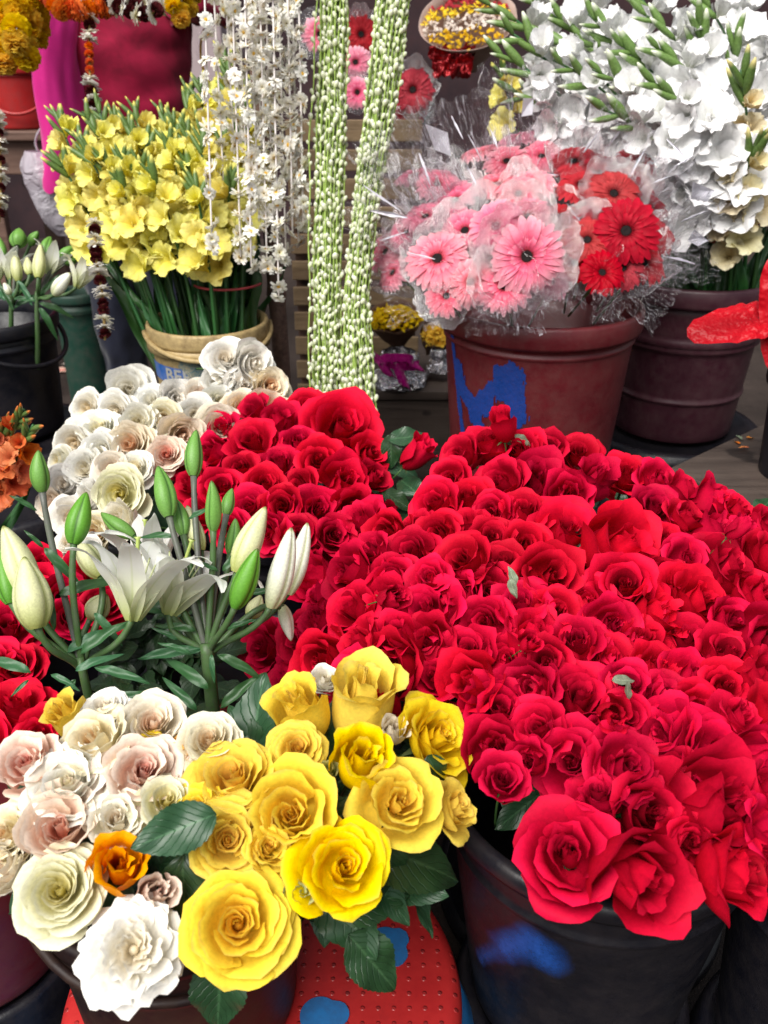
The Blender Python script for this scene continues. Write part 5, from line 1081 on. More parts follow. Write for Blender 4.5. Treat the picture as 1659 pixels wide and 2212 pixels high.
# large loose sheets of cellophane round the bunch
def crumple(seed, w, h, n=34, amp=.03):
    g = np.random.default_rng(seed); P = np.zeros((n, n, 3)); C = np.zeros((n, n, 3)); o = g.uniform(0, 99, 3)
    for i in range(n):
        for j in range(n):
            u, v = j / (n - 1) - .5, i / (n - 1) - .5
            e = 1 + .12 * noise.noise(Vector((u * 6 + o[0], v * 6, 1)))
            z = amp * (abs(noise.noise(Vector((u * 5 + o[1], v * 4, 2)))) * 2 + abs(noise.noise(Vector((u * 13, v * 9 + o[2], 4)))) * .8)
            edge = 1 + .22 * (abs(((u * 7 + o[1]) % 1) - .5) - .25) * (2 if v > .2 else .3)
            P[i, j] = (u * w * e * (1 + .35 * (v + .5)), v * h * e * edge, z); C[i, j] = (v + .5, u + .5 + o[0], o[1])
    mb = MB(); mb.sheet(P, C); return mb
SHEETS = [(890, 350, 1.9, 160, 190, -35, 'beside the bud garlands'), (1000, 290, 2.0, 190, 150, -15, 'standing highest, toward the back red gerbera'), (1130, 250, 2.1, 170, 190, 0, 'rising under the paper cone'), (1250, 300, 2.0, 190, 160, 15, 'between the pink and white flowers'), (1370, 350, 1.88, 190, 150, 30, 'below the white gladioli'), (1440, 440, 1.9, 150, 190, 50, 'sticking out beyond the red gerberas'), (1470, 530, 1.85, 160, 110, 75, 'spread over the plum tub'), (860, 450, 1.86, 150, 200, -60, 'spiky at the bunch\'s outer side'), (880, 600, 1.86, 150, 110, -100, 'hanging off the low pink flowers'), (990, 655, 1.72, 150, 70, -170, 'folded over the rim beneath the pale pink gerbera'), (1090, 690, 1.70, 130, 70, 180, 'folded over the rim beneath the drooping gerbera'), (1180, 650, 1.68, 120, 80, 170, 'crumpled on the rim between the two bunches'), (1315, 660, 1.70, 60, 70, 175, 'bright twist on the bucket rim'), (1420, 620, 1.8, 140, 90, 120, 'dark and torn between the two maroon tubs')]
for i, (x, y, d, w, h, rot, where) in enumerate(SHEETS):
    p = at_d(x, y, d); s = d / FPX; m = spin(frame(p, (CAMP - p).normalized() + Vector((random.gauss(0, .25), 0, random.gauss(.2, .2)))), math.radians(-rot))
    o = crumple(900 + i, w * s, h * s, 34, .022).obj('cellophane_sheet', M['cello'], None, m); tag(o, 'crumpled clear cellophane sheet ' + where, 'wrapper', 'loose cellophane sheets')
# stiff folded edges of clear film, their highlights painted as a whitish colour
M['glint'] = plain('cellophane_fold', (.78, .78, .86), .12, .8, .1, 20, None, 0, .4, 30, tr=.3)
FO = [(785, 400, 865, 455, 5), (800, 455, 880, 470, 6), (975, 250, 1000, 300, 4), (1010, 290, 1040, 345, 4), (1060, 280, 1075, 320, 4), (905, 330, 930, 400, 4), (1440, 300, 1480, 340, 4), (1395, 320, 1360, 380, 4), (1330, 360, 1370, 400, 4), (1455, 360, 1500, 335, 5), (1440, 555, 1500, 570, 6), (1470, 480, 1530, 455, 6), (880, 545, 940, 560, 3), (1225, 440, 1270, 500, 4), (1150, 375, 1205, 378, 4), (1010, 360, 1030, 400, 3), (820, 520, 880, 500, 3), (1260, 330, 1290, 290, 4), (1310, 320, 1340, 280, 4), (1400, 400, 1450, 380, 4)]
for i, (x0, y0, x1, y1, w) in enumerate(FO):
    d = 1.74 + .12 * (i % 3); a, b = at_d(x0, y0, d), at_d(x1, y1, d - .03); ax = (b - a); L = ax.length; mb = MB(); rows = []
    g = random.Random(i); ww = w * d / FPX * .7
    for s in np.linspace(0, 1, 12):
        k = ww * (.3 + math.sin(PI * s)) * g.uniform(.5, 1.2); rows.append([(-k, 0, s * L), (0, k * .8, s * L), (k, .0, s * L)])
    mb.sheet(np.array(rows)); o = mb.obj('cellophane_fold', M['glint'], None, spin(frame(a, ax), g.uniform(0, 6)), smooth=False)
    o['_xy'] = (x0, y0)
fl = [o for o in bpy.data.objects if '_xy' in o.keys()]
lst = [(o, o['_xy'][0], o['_xy'][1], 'bright') for o in fl]
label_by_landmark(lst, [('the round black-eyed back gerbera', 892, 195), ('the outermost pink gerbera', 835, 545), ('the topmost red gerbera', 1300, 350), ('the clearest red gerbera', 1352, 500), ('the pink bunch\'s crest', 1110, 390)], 'cellophane fold')
for o in fl: del o['_xy']; o['category'] = 'wrapper'; o['group'] = 'stiff cellophane folds'
# white price tag and shards
for i, (pts, d, l) in enumerate([([(1497, 392), (1545, 412), (1528, 436), (1492, 430)], 1.86, 'flat bright shard of plastic wrap before the white gladioli'), ([(1130, 212), (1153, 212), (1150, 248), (1126, 252)], 2.05, 'small white card standing among the plastic wraps'), ([(1700 / 1.852, 495 / 1.852), (1790 / 1.852, 530 / 1.852), (1805 / 1.852, 625 / 1.852), (1740 / 1.852, 600 / 1.852)], 2.05, 'stiff white plastic flap at the bunch\'s far top'), ([(1500, 495), (1530, 520), (1508, 532), (1485, 520)], 1.85, 'small torn shard of plastic wrap over the plum tub')]):
    V = [at_d(x, y, d + .01 * k) for k, (x, y) in enumerate(pts)]; c = sum(V, Vector()) / 4
    mb = MB(); mb.add([list(v - c) for v in V] + [[0, .004, .003]], [(0, 1, 4), (1, 2, 4), (2, 3, 4), (3, 0, 4)]); o = mb.obj('plastic_shard', M['glint'], None, Matrix.Translation(c), smooth=False); tag(o, l, 'wrapper')
# ---------------------------------------------------------------- anthuriums at the edge
def anth_mat():
    k = N('anthurium_red'); n1 = k.noise(5, 0, .5); v, t, r = k.attr()[:3]
    c = k.mix(k.rng(t, 0, .5, 0, 1), (.26, .001, .005), (.42, .003, .010)); return k.done(k.bsdf(c,   .42, .22, k.bump(k.noise(11, 1, .5), .7, .006)))
M['anth'] = anth_mat(); M['spadix'] = tipped('spadix', (.62, .42, .22), (.55, .6, .12), .4)
def spathe_mesh(seed, fold=.2):
    mb = MB(); rows = []; C = []
    for r in np.linspace(0, 1, 14):
        row = []; cc = []
        for k in range(40):
            a = 2 * PI * k / 40; R = .5 * (1 + .18 * math.cos(2 * a) ) * (1 - .30 * max(0, math.cos(a)) ** 6) * (1 + .75 * max(0, -math.cos(a)) ** 7)
            x = R * math.sin(a) * r; y = R * -math.cos(a) * r * 1.1
            z = .012 * math.sin(14 * a) * r + .01 * math.sin(r * 22 + 3 * math.cos(a)) + fold * abs(x) ** 1.5 + .05 * noise.noise(Vector((x * 7, y * 7, seed))) + .02 * math.sin(9 * a) * r * r - .1 * (r ** 3)
            row.append((x, y, z)); cc.append((r, abs(math.sin(a)) * r, .5))
        rows.append(row); C.append(cc)
    mb.sheet(np.array(rows), np.array(C), True); return mb
def anthurium(label, px, py, d, size, face, yup, foot, spx=None):
    p = at_d(px, py, d); s = size * d / FPX; z = Vector(face).normalized(); y = Vector(yup); y = (y - z * y.dot(z)).normalized(); x = y.cross(z)
    t = thing('anthurium', label, 'anthurium', foot, 'red anthuriums at the edge'); T = Vector(foot)
    w = Matrix.Translation(p - T) @ Matrix((x, y, z)).transposed().to_4x4() @ Matrix.Scale(s, 4)
    spathe_mesh(int(px), .25).obj('spathe', M['anth'], t, w)
    mb = MB(); e = Vector(spx) if spx else Vector((0, .05, .6)); b = Vector((0, -.32, .02)); mb.tube([b.lerp(b + e, k) for k in np.linspace(0, 1, 8)], [.04, .055, .055, .052, .05, .045, .035, .012], 10, [(k, .5, .5) for k in np.linspace(0, 1, 8)]); mb.obj('spadix', M['spadix'], t, w)
    mb = MB(); q = w @ Vector((0, -.35, -.02)); mb.tube(bez(Vector(), Vector((0, 0, .12)), q - Vector((0, -.03, .1)), q, 10), .004, 7); mb.obj('stem', M['stem'], t)
VA = at_d(1795, 800, 1.75)
bucket('flower_bucket', 'dark bucket at the picture edge holding the red anthuriums', VA.xy, .105, .3, VA.z, M['black_pl'], .85, .01, cat='bucket'); upturned('black upturned tub under the anthurium bucket', VA.xy, .12, VA.z - .3)
ft = (VA.x, VA.y, VA.z - .2)
anthurium('large glossy red anthurium standing upright with a yellow-tipped spike', 1718, 628, 1.66, 175, (-.25, -.9, .15), (.1, 0, -1), ft, (-.78, .25, .12))
anthurium('glossy red anthurium lying flat below the upright one', 1622, 690, 1.70, 128, (.0, -.5, .85), (-1, -.25, -.1), ft)
# ---------------------------------------------------------------- hanging strings of white flowers
M['mum'] = petal_mat('chrysanthemum_white', (.88, .76, .42), (.95, .92, .82), (.96, .94, .88), tr=.25, rough=.6, hue=.02, val=.2, sat=.5)
M['mum_eye'] = plain('chrysanthemum_eye', (.70, .40, .04), .7, .2, .4, 40)
M['mum_brown'] = plain('chrysanthemum_brown', (.30, .2, .07), .7, .2, .4, 40)
def mum_mesh(seed):
    g = np.random.default_rng(seed); mb = MB()
    for ring, (n, L, up, w0) in enumerate([(15, 1.0, -.05 + .5 * g.uniform(0, 1), .2), (13, .86, .5, .18), (9, .58, .95, .15)]):
        for i in range(n):
            if g.uniform() < .08: continue
            a = 2 * PI * i / n + g.normal(0, .12); l = L * g.uniform(.75, 1.08); e = up + g.normal(0, .25); rows = []; C = []; rv = g.uniform()
            for s in np.linspace(0, 1, 6):
                w = w0 * (.55 + .5 * s) * (.75 if s > .95 else 1); th = e - s * .9 * g.uniform(.6, 1); r = .1 + l * s * math.cos(e * .7); z = .02 + l * s * math.sin(e) * .75 - .35 * s * s * l * .6
                rows.append([(r * math.cos(a) - w * q * math.sin(a), r * math.sin(a) + w * q * math.cos(a), z + .18 * w * abs(q)) for q in (-1, 0, 1)]); C.append([(s, .1 + .8 * s, rv)] * 3)
            mb.sheet(np.array(rows), np.array(C))
    return mb
mbs = [mum_mesh(1000 + i) for i in range(6)]; MU = [m.data('string_blossom', M['mum']) for m in mbs]
mb = MB(); mb.lathe([(.24, -.02), (.24, .08), (.16, .14), (.001, .15)], 12); EY = mb.data('string_blossom_eye', M['mum_eye'])
mb = MB(); mb.lathe([(.06, -.2), (.2, -.12), (.26, .0), (.22, .05)], 10); CX = mb.data('string_blossom_calyx', M['mum_brown'])
def string_of_flowers(label, x, y_end, d, gap, seed, y_start=-15, xb=None):
    g = random.Random(seed); q = at_d(x, y_end, d); top = Vector((q.x + (0 if xb is None else xb), ROD_Y, ROD_Z - .02))
    t = thing('flower_string', label, 'flower string', top, 'white flower strings hung in a row')
    mb = MB(); e = q - top; n = 12; mb.tube([e * (k / n) for k in range(n + 1)], .0021, 5); mb.obj('thread', M['thread'], t)
    ys = []; y = y_end - 2
    while y > y_start: ys.append(y); y -= gap * g.choice((.55, .8, 1, 1.25, 1.6))
    for k, yy in enumerate(ys):
        # point along the straight thread at picture height yy
        lo, hi = 0.0, 1.0
        for _ in range(24):
            mid = (lo + hi) / 2
            if proj(top + e * mid)[1] < yy: lo = mid
            else: hi = mid
        p = e * lo; s = g.uniform(.0150, .0200)
        ax = Vector((g.gauss(0, 1), g.gauss(-.25, .55), g.gauss(-.25, .9)))
        m = spin(frame(p + ax.normalized() * .006, ax, s=s), g.uniform(0, 6)); b = link('blossom', MU[g.randrange(6)], t, m)
        if g.random() < .5: link('eye', EY, b)
        link('calyx', CX, b)
SX = [(458, 540, 1.92, 62), (487, 470, 2.06, 60), (520, 555, 1.98, 42), (543, 575, 1.94, 40), (560, 490, 2.05, 42), (577, 588, 1.98, 38), (592, 520, 2.06, 38), (602, 640, 1.95, 44), (618, 560, 2.04, 38), (632, 500, 1.97, 40), (645, 520, 2.06, 42), (655, 485, 1.98, 44), (512, 430, 2.1, 46), (570, 400, 2.1, 44), (540, 520, 2.1, 44)]
sx = sorted(range(len(SX)), key=lambda i: SX[i][0])
for k, i in enumerate(sx):
    x, ye, d, gp = SX[i]
    l = 'long white thread with sparse white blossoms, hanging apart over the yellow gladioli' if x == 458 else ('longest white flower string, ending in a single daisy by the bamboo pole' if x == 602 else 'string of white blossoms on thread, %s from the lone string' % nth[k - 1])
    string_of_flowers(l, x, ye, d, gp * .68, 1100 + i)
# ---------------------------------------------------------------- two thick garlands of green stems and white buds
def bud_mat2():
    k = N('tuberose_bud'); v, t, r = k.attr()[:3]
    c = k.ramp(v, [(0, (.34, .46, .12)), (.35, (.66, .72, .42)), (1, (.85, .85, .74))]); return k.done(k.transl(k.bsdf(c, .4, .45), c, .2))
M['tbud'] = bud_mat2(); M['tthread'] = plain('tuberose_stalk', (.26, .38, .07), .5, .3, .35, 30)
def strand(label_t, P, seed, budgap=.024, br=.0054):
    """one strand along the points P"""
    g = random.Random(seed); mb = MB(); mb.tube(P, .0017, 5); o = mb.obj('strand', M['tthread'], label_t)
    mb = MB(); L = [0]
    for a, b in zip(P, P[1:]): L.append(L[-1] + (b - a).length)
    s = g.uniform(0, budgap); i = 0
    while s < L[-1]:
        while L[i + 1] < s: i += 1
        f = (s - L[i]) / (L[i + 1] - L[i]); p = P[i].lerp(P[i + 1], f); d = (P[i + 1] - P[i]).normalized()
        a = g.uniform(0, 2 * PI); off = Vector((math.cos(a), math.sin(a), 0)) * .003; k = br * g.uniform(.75, 1.2); u = (d * -1 + off.normalized() * .5).normalized()
        q0 = p + off - u * k * 2.0
        mb.tube([q0 - u * -0, q0 + u * k * .9, q0 + u * k * 1.9, q0 + u * k * 2.8, q0 + u * k * 3.4], [k * .25, k * .5, k * .95, k * .8, k * .1], 6, [(z, 0, 0) for z in (0, .2, .55, .85, 1)])
        s += budgap * g.uniform(.45, 1.6)
    mb.obj('bud_row', M['tbud'], o)['kind'] = 'stuff'
def bud_garland(label, line, wline, d, n, seed):
    g = random.Random(seed); top = at_d(*line[0], d); t = thing('bud_garland', label, 'garland', top); T = Vector(top)
    for k in range(n):
        a = 2 * PI * k * .618; rr = math.sqrt((k + .5) / n); ux, uy = rr * math.cos(a), rr * math.sin(a); P = []; ph = g.uniform(0, 6)
        cut = 1 - g.uniform(0, .10) * (g.random() < .6)
        m = 28
        for j in range(m + 1):
            f = j / m * cut * (len(line) - 1); i = min(len(line) - 2, int(f)); f -= i
            x = line[i][0] + (line[i + 1][0] - line[i][0]) * f; y = line[i][1] + (line[i + 1][1] - line[i][1]) * f; w = wline[i] + (wline[i + 1] - wline[i]) * f
            x += w * (ux + .06 * math.sin(j * .9 + ph)); P.append(at_d(x, y, d + uy * w * d / FPX) - T)
        strand(t, P, seed * 100 + k)
bud_garland('straight hanging garland of green stalks and white buds, beside the flower strings', [(718, -200), (722, 0), (716, 250), (708, 520), (706, 700), (712, 900)], [30, 31, 33, 32, 30, 38], 1.98, 44, 31)
bud_garland('slanting garland of green stalks and white buds, crossing toward the straight one', [(872, -200), (850, 0), (822, 230), (786, 480), (770, 640), (772, 800), (785, 930)], [38, 38, 34, 27, 27, 36, 36], 1.93, 44, 32)
t = thing('bud_string', 'single loose string of white buds hanging beside the straight garland', 'garland', at_d(690, -100, 1.95)); T = at_d(690, -100, 1.95)
strand(t, [at_d(668 + 22 * max(0, 1 - k / 12) + 2 * math.sin(k), -100 + 1000 * k / 28, 1.95) - T - Vector((.0, 0, 0)) for k in range(29)], 77, .03, .005)
# ---------------------------------------------------------------- marigold and jasmine garlands at the back
M['mari_y'] = petal_mat('marigold_yellow', (.95, .48, .004), (.98, .64, .008), (.98, .70, .02), tr=.38, rough=.6, hue=.012, val=.2)
M['mari_o'] = petal_mat('marigold_orange', (.60, .07, .002), (.90, .16, .003), (.95, .24, .006), tr=.2, rough=.6, hue=.012, val=.2)
M['jas_red'] = plain('dark_red_petals', (.10, .012, .015), .7, .2, .4, 60)
def mari_mesh(seed):
    g = np.random.default_rng(seed); mb = MB()
    for ring in range(6):
        n = (16, 15, 13, 11, 8, 5)[ring]; lat = -.35 + ring * .33
        for i in range(n):
            a = 2 * PI * i / n + g.normal(0, .15); e = lat + g.normal(0, .1); rows = []; C = []; rv = g.uniform(); w0 = .36
            dr = Vector((math.cos(a) * math.cos(e), math.sin(a) * math.cos(e), math.sin(e))); tn = Vector((-math.sin(a), math.cos(a), 0)); up = dr.cross(tn)
            for s in np.linspace(.25, 1, 5):
                w = w0 * (.5 + .6 * s); k = s * g.uniform(.94, 1.04)
                rows.append([list(dr * k + tn * w * q - up * (.12 * s * s) + up * .09 * math.sin(q * 5 + rv * 6) * s) for q in (-1, -.33, .33, 1)]); C.append([(s, .2 + .7 * s, rv)] * 4)
            mb.sheet(np.array(rows), np.array(C))
    return mb
mm = [mari_mesh(1200 + i) for i in range(3)]; MAR = {c: [m.data('marigold_blossom', M['mari_' + c]) for m in mm] for c in 'yo'}
def marigold_garland(label, path, c, r, step, seed, cords=True, jit=.25, group=None):
    """path in picture units with depth; blossoms threaded along it"""
    r, step = r * .9, step * .9; g = random.Random(seed); P = [at_d(a, b, c_ * .9) for a, b, c_ in path]; T = P[0]; t = thing('marigold_garland', label, 'garland', T, group)
    mb = MB(); mb.tube([p - T for p in P], .002, 5); mb.obj('thread', M['thread'], t)
    L = [0]
    for a, b in zip(P, P[1:]): L.append(L[-1] + (b - a).length)
    s = 0; i = 0
    while s < L[-1]:
        while L[i + 1] < s: i += 1
        p = P[i].lerp(P[i + 1], (s - L[i]) / (L[i + 1] - L[i])); d = (P[i + 1] - P[i]).normalized()
        m = spin(frame(p - T + Vector((g.gauss(0, 1), g.gauss(0, 1), g.gauss(0, 1))) * r * jit * .3, d * (-1 if g.random() < .5 else 1) + Vector((g.gauss(0, jit), g.gauss(0, jit), g.gauss(0, jit))), s=r * g.uniform(.9, 1.1)), g.uniform(0, 6)); link('blossom', MAR[c][g.randrange(3)], t, m); s += step * g.uniform(.9, 1.1)
    return t
for i, (x, y1, dd) in enumerate([(8, 150, 0), (35, 128, -.06), (58, 152, -.02), (78, 118, .04), (-18, 140, .03)]):
    marigold_garland(['yellow marigold garland hanging at the picture edge, second strand', 'thick yellow marigold garland hanging foremost over the red bucket', 'yellow marigold garland reaching lowest above the red bucket', 'yellow marigold garland nearest the purple sleeve', 'yellow marigold garland mostly outside the picture edge'][i], [(x - 2, -260, 2.55 + dd), (x, -20, 2.55 + dd), (x + 1, y1 * .5, 2.55 + dd), (x + 2, y1 - 14, 2.55 + dd)], 'y', .036, .034, 1300 + i)
marigold_garland('orange marigold garland draped along the picture top', [(90, -30, 2.5), (110, 0, 2.5), (135, 22, 2.48), (165, 26, 2.48), (200, 18, 2.5), (230, 8, 2.5), (250, -30, 2.5)], 'o', .028, .026, 1310)
marigold_garland('second orange marigold garland, darker and behind the first', [(110, -40, 2.55), (150, 2, 2.55), (190, 6, 2.55), (225, 20, 2.55), (255, 12, 2.55)], 'o', .026, .026, 1311)
marigold_garland('golden marigold garland hanging beside the mauve pillar', [(392, -200, 2.5), (392, 0, 2.5), (390, 45, 2.5)], 'y', .027, .026, 1312)
marigold_garland('second golden marigold garland beside the mauve pillar', [(415, -200, 2.52), (413, 0, 2.52), (408, 22, 2.52)], 'y', .026, .027, 1313)
marigold_garland('golden marigold garland nearest the white and red flowers', [(372, -200, 2.47), (372, 0, 2.47), (374, 28, 2.47)], 'y', .025, .027, 1314)
def jasmine_garland(label, path, pattern, r, step, seed):
    r, step = r * .9, step * .9; g = random.Random(seed); P = [at_d(a, b, c_ * .9) for a, b, c_ in path]; T = P[0]; t = thing('jasmine_garland', label, 'garland', T)
    mb = MB(); mb.tube([p - T for p in P], .003, 5); mb.obj('thread', M['mum_brown'], t); L = [0]
    for a, b in zip(P, P[1:]): L.append(L[-1] + (b - a).length)
    s = 0; i = 0; k = 0
    while s < L[-1]:
        while L[i + 1] < s: i += 1
        p = P[i].lerp(P[i + 1], (s - L[i]) / (L[i + 1] - L[i])) - T; d = (P[i + 1] - P[i]).normalized(); c = pattern[k % len(pattern)]; k += 1
        m = spin(frame(p, d * -1 + Vector((g.gauss(0, .2), g.gauss(0, .2), 0)), s=r * g.uniform(.9, 1.1) * (1 if c == 'w' else .62)), g.uniform(0, 6))
        if c == 'w': link('blossom', MU[g.randrange(6)], t, m)
        elif c == 'r': link('red_petals', MRED[g.randrange(3)], t, m)
        elif c == 'o': link('blossom', MAR['o'][g.randrange(3)], t, m @ Matrix.Scale(.8, 4))
        s += step * g.uniform(.9, 1.1)
MRED = [m.data('red_petal_cluster', M['jas_red']) for m in mm]
jasmine_garland('white and red garland hanging before the magenta cloth', [(192, -60, 2.5), (194, 30, 2.5), (192, 110, 2.5), (196, 190, 2.5), (206, 260, 2.5), (210, 290, 2.5)], 'wrwrwrwrwwoooow', .026, .021, 1401)
jasmine_garland('white and red garland tail dangling beside the dark trousers', [(204, 480, 2.16), (208, 560, 2.15), (222, 640, 2.15), (227, 735, 2.15)], 'wrwwrrw', .023, .018, 1402)
jasmine_garland('white and dark red garland draped across the picture top', [(225, -30, 2.5), (240, 0, 2.48), (265, 20, 2.46), (300, 32, 2.46), (330, 28, 2.46), (352, 8, 2.48), (365, -30, 2.5)], 'wrwr', .032, .020, 1403)
jasmine_garland('second white garland looped over the purple sleeve', [(250, -30, 2.52), (262, 2, 2.5), (290, 10, 2.48), (320, 8, 2.5), (345, -20, 2.5)], 'wwr', .032, .024, 1404)
jasmine_garland('white garland at the picture edge beside the lilies', [(-4, 250, 2.4), (0, 330, 2.4), (2, 400, 2.4), (-2, 480, 2.4)], 'wwr', .022, .024, 1405)
# ---------------------------------------------------------------- paper cones of loose petals
M['pet_y'] = M['mari_y']; M['pet_w'] = petal_mat('petals_pinkish', (.7, .5, .4), (.80, .66, .56), (.84, .74, .66), tr=.2, rough=.6, hue=.02, val=.2, sat=.3)
def petal_cone(label, c, ax, r, L, bands, seed, paper='paper', name='petal_cone', squash=.55):
    """a paper cone lying open toward the viewer, filled with bands of petals"""
    g = random.Random(seed); m = frame(c, ax, (1, 0, 0)); t = thing(name, label, 'petal cone', m)
    mb = MB(); n = 40; rows = []
    for s in np.linspace(0, 1, 9):
        rows.append([((.02 + (r - .02) * s) * math.cos(a), (.02 + (r - .02) * s) * math.sin(a) * squash, -L * (1 - s) + .015 * noise.noise(Vector((a * 2, s * 3, seed))) + (.035 * s * s * math.sin(a) if math.sin(a) > 0 else 0)) for a in [2 * PI * k / n for k in range(n)]])
    mb.sheet(np.array(rows), None, True); o = mb.obj('paper', M[paper], t); md = o.modifiers.new('t', 'SOLIDIFY'); md.thickness = .0015
    for b, (y0, y1, mt) in enumerate(bands):
        mb = MB(); k = 0
        while k < 330 * (y1 - y0):
            x, y = g.uniform(-1, 1), g.uniform(y0, y1); k += 1
            if x * x + y * y > .92: continue
            p = Vector((x * r * .95, y * r * squash * .95, -.01 + .035 * (1 - x * x - y * y) + g.uniform(0, .012)))
            u = Vector((g.gauss(0, 1), g.gauss(0, 1), g.gauss(0, .6))).normalized() * g.uniform(.009, .015); w = Vector((g.gauss(0, 1), g.gauss(0, 1), g.gauss(0, .4))).normalized() * .007
            mb.sheet(np.array([[list(p - w * .6), list(p + w * .6)], [list(p + u * .5 - w + Vector((0, 0, .004))), list(p + u * .5 + w + Vector((0, 0, .004)))], [list(p + u - w * .4), list(p + u + w * .4)]]), np.array([[(0, .5, g.random())] * 2, [(.5, .6, g.random())] * 2, [(1, .8, g.random())] * 2]))
        q = mb.obj('petal_fill', M[mt], t); q['kind'] = 'stuff'
    return t
petal_cone('pale paper cone filled with yellow, pinkish and red petal bands', at_d(1010, 48, 2.7), (-.15, -.8, .55), .15, .24, [(-1, -.42, 'mari_y'), (-.42, .05, 'pet_w'), (.05, .45, 'mari_y'), (.45, 1, 'gerb_red')], 1500, 'paper', squash=.62)
petal_cone('brown paper cone heaped with orange-yellow petals on foil, beneath the bud garlands', at_d(852, 690, 2.72), (-.1, -.62, .78), .092, .14, [(-1, 1, 'mari_y')], 1501, 'cardboard', squash=.5)
petal_cone('small paper cone of golden and pinkish petals beside the maroon bucket', at_d(945, 722, 2.75), (.1, -.7, .7), .055, .12, [(-1, .2, 'mari_y'), (.2, 1, 'pet_w')], 1502, 'cardboard', squash=.8)
def foil_bundle(label, c, r, h, seed):
    t = thing('foil_wrap', label, 'foil', c); mb = MB(); g = np.random.default_rng(seed)
    P = np.zeros((26, 72, 3))
    for i in range(26):
        s = i / 25
        for j in range(72):
            a = 2 * PI * j / 72; R = r * (1.08 - .5 * s + .12 * math.sin(s * 9)) ; n = noise.noise(Vector((math.cos(a) * 3, math.sin(a) * 3, s * 6 + seed))) + .6 * abs(noise.noise(Vector((math.cos(a) * 9, math.sin(a) * 9, s * 14))))
            P[i, j] = (R * (1 + .2 * n) * math.cos(a), R * (1 + .2 * n) * math.sin(a), h * s)
    mb.sheet(P, None, True); mb.obj('foil', M['foil'], t); return t
fc = at_z(860, 832, 0.0); d_ = depth_of(at_d(852, 760, 2.72)); fc = at_d(862, 826, 2.74)
# a dark low box carries the foil-wrapped offerings
bx = thing('wooden_box', 'low dark wooden box under the foil-wrapped petal cones', 'box', (fc.x + .02, fc.y + .03, 0))
mb = MB(); mb.box((0, .08, fc.z - .018), (.42, .36, .03)); bevel(mb.obj('lid', M['wood_dark'], bx, smooth=False), .004)
for sy in (-.08, .24):
    mb = MB(); mb.box((0, sy, (fc.z - .036) / 2), (.40, .02, fc.z - .036)); mb.obj('side', M['wood_dark'], bx, smooth=False)
f1 = foil_bundle('crumpled silver foil base with a magenta ribbon, under the brown petal cone', fc, .075, .10, 3)
for k, (a0, a1, w) in enumerate([(3.6, 5.3, .022)]):
    mb = MB(); rows = []
    for s in np.linspace(0, 1, 14):
        a = 3.3 + 2.2 * s; R = .078; z = .095 - .02 * s; rows.append([(R * math.cos(a) * 1.05, R * math.sin(a) * 1.05, z + .03 * q) for q in (-.5, 0, .5)])
    mb.sheet(np.array(rows)); mb.obj('ribbon', M['ribbon'], f1)
for k, (x0, ln, tw) in enumerate([(-.012, .085, .3), (.035, .03, -.5), (-.055, .05, .2)]):
    mb = MB(); rows = []
    for s in np.linspace(0, 1, 8): rows.append([(x0 + .03 * s + (-.014 + (.006 if s > .9 else 0)) * (1 if True else 0), -.082 - .012 * math.sin(s * 4), .095 - ln * s), (x0 + .03 * s + .002, -.088 - .01 * s, .095 - ln * s + (.012 if s > .9 else 0)), (x0 + .03 * s + .016, -.080 - .012 * s, .09 - ln * s)])
    mb.sheet(np.array(rows)); o = mb.obj('ribbon_tail', M['ribbon'], f1); o.modifiers.new('t', 'SOLIDIFY').thickness = .0008
for k in range(3):
    a = 3.9 + k * .5; mb = MB(); rows = []
    for s in np.linspace(0, 2 * PI, 16): rows.append([(.03 * math.cos(s) - .03 + .02 * k, -.085 - .022 * math.sin(s) - .01, .10 + .018 * math.sin(s) + q) for q in (-.012, .012)])
    mb.sheet(np.array(rows)); mb.obj('ribbon_loop', M['ribbon'], f1)
foil_bundle('small crumpled silver foil foot beside the maroon bucket', at_d(948, 800, 2.76), .035, .07, 5)
# red shiny wrap behind the gerberas
p = at_d(975, 140, 2.75); o = crumple(1600, .11, .09, 24, .04).obj('foil_wrap', plain('red_foil', (.30, .01, .015), .15, .6, .3, 20, None, 0, .5, 30, .6), None, frame(p, (0, -.8, .4))); tag(o, 'crumpled shiny red foil below the paper cone', 'foil')
# a dark round basket handle hoop behind the strings
mb = MB(); c = at_d(470, 120, 2.9); mb.tube([(c.x + .055 * math.cos(a), c.y, c.z + .10 * math.sin(a)) for a in np.linspace(.9, 4.3, 22)], .004, 6); o = mb.obj('wrapper_ring', M['mari_y']); tag(o, 'thin golden rim of a wrapped bouquet behind the lone string', 'wrapper')
p = at_d(492, 125, 2.92); o = crumple(1601, .17, .2, 24, .03).obj('cellophane_sheet', M['cello'], None, frame(p, (0, -.9, .2))); tag(o, 'clear plastic wrap behind the lone flower string, by the pillar', 'wrapper')
